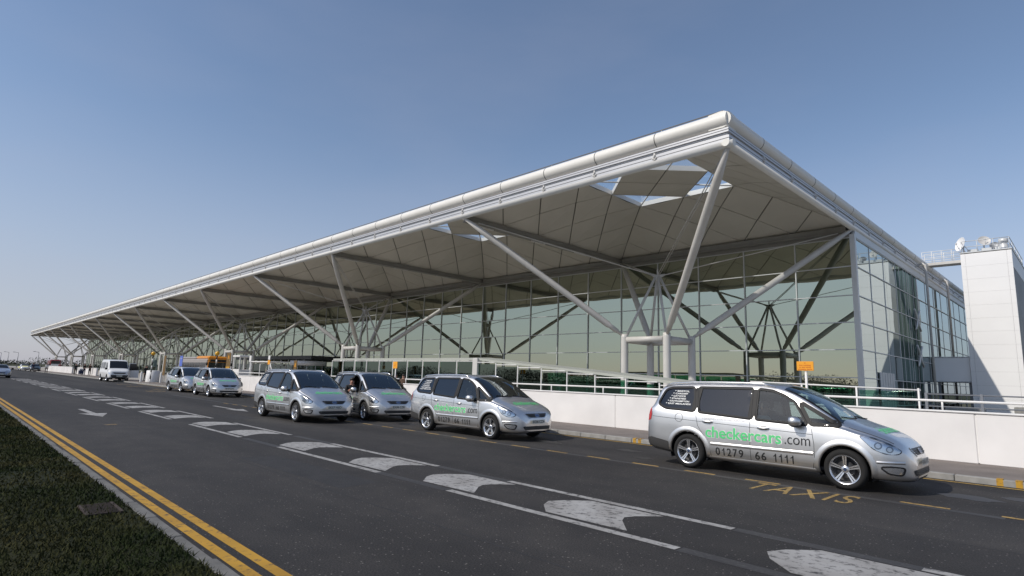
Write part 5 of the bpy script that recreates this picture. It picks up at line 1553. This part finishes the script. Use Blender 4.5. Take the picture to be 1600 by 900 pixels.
for o in bpy.data.objects['satellite_dish.001'].children:
    if o.name.startswith('reflector'): o.location.z += 0.55
MB().tube([(0, 0, 0.6), (0, 0, 1.3)], 0.055, 8).build('mast', M_alu, bpy.data.objects['satellite_dish.001'])
bpy.data.objects['satellite_dish.002'].location.z = TZT + 0.06
# walkway from roof to tower
ww = empty('roof_walkway', (1.4, 42.0, 13.35)); tag(ww, 'steel walkway with railings bridging the roof edge and the white tower', 'walkway')
MB().bbox((-1.75, -0.6, 0.0), (1.34, 0.6, 0.28), 0.02).build('deck', M_steel, ww)
for s in (-1, 1):
    for z in (0.62, 0.97, 1.32): MB().tube([(-1.7, 0.55 * s, z), (1.3, 0.55 * s, z)], 0.024, 6).build('rail', M_white, ww)
    for k in range(5): MB().tube([(-1.7 + 0.75 * k, 0.55 * s, 0.28), (-1.7 + 0.75 * k, 0.55 * s, 1.34)], 0.024, 6).build('rail_post', M_white, ww)
for z in (0.35, 0.8): MB().tube([(-2.0, -3.0, z), (-2.0, -0.7, z)], 0.024, 6).build('roof_guard', M_white, ww)
for y in (-3.0, -1.85, -0.7): MB().tube([(-2.0, y, 0.1), (-2.0, y, 0.82)], 0.024, 6).build('guard_post', M_white, ww)
lk = empty('link_corridor', (1.5, 42, 2.7)); tag(lk, 'white raised link corridor between the side wall and the tower', 'corridor')
MB().bbox((-1.30, -1.8, 0), (1.22, 1.8, 2.05), 0.03).build('shell', M_clad, lk)
MB().bbox((-1.34, -1.86, -0.10), (1.22, 1.86, -0.004), 0.01).build('floor_edge', M_alu, lk)
MB().bbox((-1.36, -1.84, 2.054), (1.22, 1.84, 2.13), 0.01).build('roof', M_alu, lk)
for k in range(2): MB().box((-1.2 + 2.2 * k, -1.6, -2.6), (-1.0 + 2.2 * k, -1.4, -0.11)).build('leg', M_grail, lk)
# yard behind the railings
for k, (x, y, w_, h_) in enumerate(((9, 26, 5.0, 0.9), (4.2, 24, 2.0, 0.7))):
    o = MB().bbox((x - w_ / 2, y, -0.14), (x + w_ / 2, y + 1.2, h_), 0.04).build('concrete_barrier', M_concrete)
    tag(o, ['long low concrete barrier in the yard before the tower', 'short low concrete barrier in the yard by the glass side wall'][k], 'barrier')

# ------------------------------------------------------------------ far left: masts, tree belts
random.seed(31)
for k, (x, y, h_, lab) in enumerate(((-235, -9.4, 4.6, 'thin lamp mast far off on the verge'), (-260, -6.0, 5.2, 'thin lamp mast far off beyond the white wall'), (-280, -10.5, 5.5, 'tall thin lamp mast at the far end of the road'), (-230, -5.6, 4.8, 'thin dark mast near the far red van'), (-215, -2.0, 5.0, 'lamp mast by the far end of the terminal'))):
    s = empty('lamp_post', (x, y, 0)); MB().tube([(0, 0, 0), (0, 0, h_)], [0.11, 0.06], 8).build('mast', M_grail, s)
    MB().tube([(0, 0, h_), (0.2, -0.9, h_ + 0.15)], 0.05, 6).build('arm', M_grail, s); MB().bbox((0.05, -1.4, h_ + 0.1), (0.35, -0.85, h_ + 0.24), 0.02).build('lamp_head', M_grail, s)
    tag(s, lab, 'lamp post', 'lamp posts in the distance')
M_leaf = grass_mat('far_foliage', (0.045, 0.052, 0.036), (0.085, 0.090, 0.060), 0.08)  # foliage colour lightened, with distance haze mixed into it
def belt(name, a, b, h, n, label, th=8.0, sz=0.9):
    mb = MB(); a = Vector(a); b = Vector(b)
    for _ in range(n):
        t = random.random(); p = a + (b - a) * t
        top = h * (0.55 + 0.25 * math.sin(t * 37) + 0.2 * math.sin(t * 91 + 1))
        z = top * random.random() ** 0.7; s = sz * (0.6 + random.random() * 0.9)
        p = p + Vector((random.uniform(-th, th), random.uniform(-th, th), z))
        d1 = Vector((random.gauss(0, 1), random.gauss(0, 1), random.gauss(0, 0.7))).normalized() * s; d2 = Vector((random.gauss(0, 1), random.gauss(0, 1), random.gauss(0, 1))).normalized() * s
        mb.poly([p, p + d1, p + d2])
    o = mb.build(name, M_leaf); tag(o, label, 'trees', kind='stuff'); return o
belt('distant_wood', (-620, -160, 0), (-560, 120, 0), 7, 7000, 'low hazy wood along the horizon beyond the road')
belt('distant_wood', (-330, -150, 0), (160, -130, 0), 6.5, 90000, 'belt of trees across the fields behind the verge', 8.0, 0.34)
# ================================================================== people
M_skin = mat('skin', (0.50, 0.28, 0.20), 0.55)
M_hair = mat('dark_hair', (0.025, 0.018, 0.012), 0.6)
M_hair2 = mat('grey_hair', (0.16, 0.14, 0.13), 0.6)
def cloth(name, c): return mat(name, c, 0.85, var=0.2, scale=9)
C_black = cloth('black_cloth', (0.018, 0.018, 0.02)); C_navy = cloth('navy_cloth', (0.02, 0.03, 0.07)); C_white = cloth('white_cloth', (0.72, 0.70, 0.66))
C_grey = cloth('grey_cloth', (0.12, 0.12, 0.13)); C_blue = cloth('pale_blue_cloth', (0.25, 0.36, 0.48)); C_red = cloth('red_cloth', (0.28, 0.03, 0.03)); C_brown = cloth('brown_cloth', (0.10, 0.06, 0.04))
def person(label, loc, rz, top, legs, pose='stand', hair=None, h=1.75, group=None, z=0.0):
    k = h / 1.75
    J = {'pel': (0, 0, .96), 'sp': (0, .01, 1.14), 'ch': (0, .0, 1.32), 'nk': (0, .01, 1.48), 'hb': (0, .025, 1.57), 'ht': (0, .03, 1.66)}
    Rr = {'pel': (.155, .11), 'sp': (.14, .10), 'ch': (.165, .115), 'nk': (.058, .058), 'hb': (.082, .088), 'ht': (.078, .09)}
    E = [('pel', 'sp'), ('sp', 'ch'), ('ch', 'nk'), ('nk', 'hb'), ('hb', 'ht')]
    for s, n in ((-1, 'r'), (1, 'l')):
        if pose == 'sit':
            J.update({n + 'hp': (.10 * s, .06, .93), n + 'kn': (.13 * s, .46, .98), n + 'an': (.12 * s, .62, .60), n + 'to': (.12 * s, .78, .58)})
            J.update({n + 'sh': (.185 * s, .0, 1.41), n + 'el': (.23 * s, .12, 1.16), n + 'wr': (.15 * s, .36, 1.20), n + 'ha': (.13 * s, .44, 1.22)})
        elif pose == 'lean':
            J.update({n + 'hp': (.10 * s, .06, .93), n + 'kn': (.13 * s, .46, .98), n + 'an': (.12 * s, .62, .60), n + 'to': (.12 * s, .78, .58)})
            if s == 1:
                J.update({n + 'sh': (.185 * s, .02, 1.40), n + 'el': (.23 * s, .20, 1.18), n + 'wr': (.12 * s, .40, 1.25), n + 'ha': (.10 * s, .47, 1.27)})
            else:
                J.update({n + 'sh': (-.185, .0, 1.41), n + 'el': (-.40, .0, 1.24), n + 'wr': (-.46, .10, 1.44), n + 'ha': (-.47, .12, 1.52)})
        else:
            st = .16 if (pose == 'walk') else 0.0
            J.update({n + 'hp': (.10 * s, 0, .90), n + 'kn': (.115 * s, .03 + st * s * .7, .50), n + 'an': (.12 * s, st * s * 1.2 - .01, .085), n + 'to': (.13 * s, st * s * 1.2 + .15, .045)})
            bend = .14 if pose == 'hold' else .0
            J.update({n + 'sh': (.185 * s, .0, 1.41), n + 'el': (.25 * s, -.03 - st * s * .5, 1.13), n + 'wr': (.25 * s, .07 + bend * 1.6 - st * s, .90 + bend * 1.4), n + 'ha': (.245 * s, .10 + bend * 2.0 - st * s, .82 + bend * 1.6)})
        Rr.update({n + 'hp': (.095, .10), n + 'kn': (.062, .066), n + 'an': (.045, .05), n + 'to': (.045, .035), n + 'sh': (.068, .07), n + 'el': (.046, .046), n + 'wr': (.030, .034), n + 'ha': (.022, .042)})
        E += [('pel', n + 'hp'), (n + 'hp', n + 'kn'), (n + 'kn', n + 'an'), (n + 'an', n + 'to'), ('ch', n + 'sh'), (n + 'sh', n + 'el'), (n + 'el', n + 'wr'), (n + 'wr', n + 'ha')]
    names = list(J); ix = {n: i for i, n in enumerate(names)}
    me = bpy.data.meshes.new('p'); me.from_pydata([J[n] for n in names], [(ix[a], ix[b]) for a, b in E], [])
    ob = bpy.data.objects.new('p', me); COL.objects.link(ob)
    ob.modifiers.new('s', 'SKIN'); ob.modifiers.new('u', 'SUBSURF').levels = 1
    for n in names:
        sv = me.skin_vertices[0].data[ix[n]]; sv.radius = Rr[n]; sv.use_root = (n == 'pel')
    bpy.context.view_layer.update()
    ev = ob.evaluated_get(bpy.context.evaluated_depsgraph_get()); nm = bpy.data.meshes.new_from_object(ev)
    bpy.data.objects.remove(ob)
    mb = MB(); mb.v = [tuple(v.co) for v in nm.vertices]
    for p in nm.polygons:
        c = p.center
        best = min(E, key=lambda e: _segd(c, Vector(J[e[0]]), Vector(J[e[1]])))
        t = best[1]
        mi = 0
        if t in ('hb', 'ht') or t.endswith('ha') or (t == 'nk' and c.z > 1.455): mi = 2
        elif t.endswith('to'): mi = 3
        elif t.endswith(('hp', 'kn', 'an')) : mi = 1
        mb.face(p.vertices, mi, True)
    # nose, ears, fingers
    hx, hy, hz = J['hb']
    mb.ball((hx, hy + 0.098, hz + 0.035), 0.018, 8, 6, 2, (0.7, 1, 1.3))
    for s in (-1, 1): mb.ball((s * 0.088, hy + 0.0, hz + 0.04), 0.026, 8, 6, 2, (0.4, 0.7, 1)); mb.ball((s * 0.032, hy + 0.082, hz + 0.065), 0.011, 6, 5, 4)
    mb.ball((0, hy + 0.086, hz - 0.01), 0.02, 8, 5, 5, (1.3, 0.5, 0.35))
    for n in ('r', 'l'):
        a = Vector(J[n + 'wr']); b = Vector(J[n + 'ha']); d = (b - a).normalized(); sd = Vector((0, 1, 0)).cross(d)
        sd = d.cross(Vector((1, 0, 0))).normalized()
        for q, ln in enumerate((.06, .07, .075, .065)):
            p0 = b + sd * (-.03 + .02 * q); p1 = p0 + d * ln * .6; p2 = p0 + d * ln + Vector((-.012 if n == 'l' else .012, 0, 0))
            mb.tube([p0 - d * .02, p1, p2], [.011, .010, .007], 6, 2)
        p0 = a + d * .03 + sd * .03; mb.tube([p0, p0 + sd * .025 + d * .03, p0 + sd * .03 + d * .06], [.012, .011, .008], 6, 2)
    pe = empty('person', loc, rz)
    body = mb.build('body', [top, legs, M_skin, M_blk, M_blk, C_red], pe)
    hm = MB(); rings = []
    for i in range(7):
        a = math.pi / 2 * i / 6
        rings.append([(0.096 * math.cos(a) * math.cos(t), hy - 0.012 + 0.108 * math.cos(a) * math.sin(t), hz + 0.055 + (0.035 if math.sin(t) > 0.3 else -0.03) * math.cos(a) + 0.115 * math.sin(a)) for t in [2 * math.pi * j / 14 for j in range(14)]])
    hm.rings(rings, 0, True, True); hm.build('hair', hair or M_hair, pe)
    pe.scale = (k, k, k)
    tag(pe, label, 'person', group); return pe
def _segd(p, a, b):
    ab = b - a; t = max(0, min(1, (p - a).dot(ab) / max(ab.length_squared, 1e-9)))
    return (p - (a + ab * t)).length
PZ = 0.115
person('person in a dark suit standing beside the open minibus door', (-63.5, -6.9, PZ), R(-60), C_black, C_black)
person('person in a white shirt and black trousers walking in the road', (-120, -9.6, 0), R(-100), C_white, C_black, 'walk')
person('person in a dark jacket standing by the dark green car', (-136, -10.0, 0), R(-70), C_navy, C_grey)
person('person in a long black coat standing at the pavement edge', (-98, -8.45, PZ), R(-80), C_black, C_black)
person('person in black with luggage, left of the two by the trolley', (-99, -7.25, PZ), R(-60), C_black, C_navy, 'hold')
person('person in a dark brown jacket beside the luggage trolley', (-97, -6.85, PZ), R(120), C_brown, C_black, 'hold')
person('person in grey by the front of the red van', (-151, -6.0, PZ), R(-90), C_grey, C_black)
person('person in a red top near the red van', (-140, -5.4, PZ), R(-90), C_red, C_black)
person('person in black before the entrance, left of the shelter', (-47.5, -2.2, PZ), R(-60), C_black, C_black)
person('person in black standing between the two signs by the shelter', (-44.0, -1.5, PZ), R(-40), C_black, C_grey, hair=M_hair2)
person('person in dark clothes behind the wall rail, left of a companion', (-18.4, -4.2, PZ), R(-120), C_black, C_grey, h=1.62)
person('person in dark red behind the wall rail, right of a companion', (-17.6, -4.2, PZ), R(-150), C_brown, C_black, h=1.62)
person('person in a grey coat waiting right of the shelter', (-36.5, -1.0, PZ), R(-70), C_grey, C_black, hair=M_hair2)
person('person in navy walking towards the revolving door', (-41.0, 4.0, PZ), R(10), C_navy, C_grey, 'walk')
person('person in a red top before the entrance canopy', (-52.5, -2.6, PZ), R(-30), C_red, C_navy, 'hold')
person('person in a pale shirt crossing between the bollards', (-55.3, -5.0, PZ), R(60), C_white, C_navy, 'walk')
# luggage trolley
lt = empty('luggage_trolley', (-98.0, -7.75, PZ)); tag(lt, 'luggage trolley loaded with a navy case and a white bag', 'trolley')
MB().bbox((-0.45, -0.28, 0.18), (0.45, 0.28, 0.72), 0.05).build('navy_case', C_navy, lt)
MB().bbox((-0.35, -0.22, 0.725), (0.25, 0.22, 1.0), 0.08).build('white_bag', C_white, lt)
MB().bbox((-0.5, -0.3, 0.12), (0.5, 0.3, 0.16), 0.01).build('platform', M_alu, lt)
MB().tube([(-0.5, -0.25, 0.14), (-0.6, -0.25, 1.0), (-0.6, 0.25, 1.0), (-0.5, 0.25, 0.14)], 0.02, 6).build('handle', M_alu, lt)
for x, y in ((0.4, 0), (-0.4, -0.22), (-0.4, 0.22)): MB().lathe([(0, -0.02), (0.06, -0.02), (0.06, 0.02), (0, 0.02)], 'Y', (x, y, 0.06), 12).build('wheel', M_tyre, lt)
# drivers
def driver(ti, label, pose, top, hair, dx=0.0, dy=0.0, rz=0.0, dz=0.0):
    t = taxis[ti]; a = t.rotation_euler.z
    lx, ly = -0.10 + dx, -0.40 + dy
    c, s = math.cos(a), math.sin(a)
    return person(label, (t.location.x + lx * c - ly * s, t.location.y + lx * s + ly * c, -0.36 + dz), a + R(-90) + rz, top, C_black, pose, hair, 1.75)
driver(3, 'driver in a dark jacket leaning out of the taxi window', 'lean', C_black, M_hair, 0.02, -0.40, R(-20), 0.13)
driver(1, 'driver in a pale shirt at the wheel of the taxi by the wall', 'sit', C_blue, M_hair2)
driver(2, 'driver in a pale blue shirt at the wheel of the double parked taxi', 'sit', C_blue, M_hair)
driver(0, 'driver in a white shirt at the wheel beside the TAXIS marking', 'sit', C_white, M_hair2)
driver(4, 'driver in white leaning towards the open window of the far taxi', 'lean', C_white, M_hair, 0.0, -0.30, R(-10), 0.08)
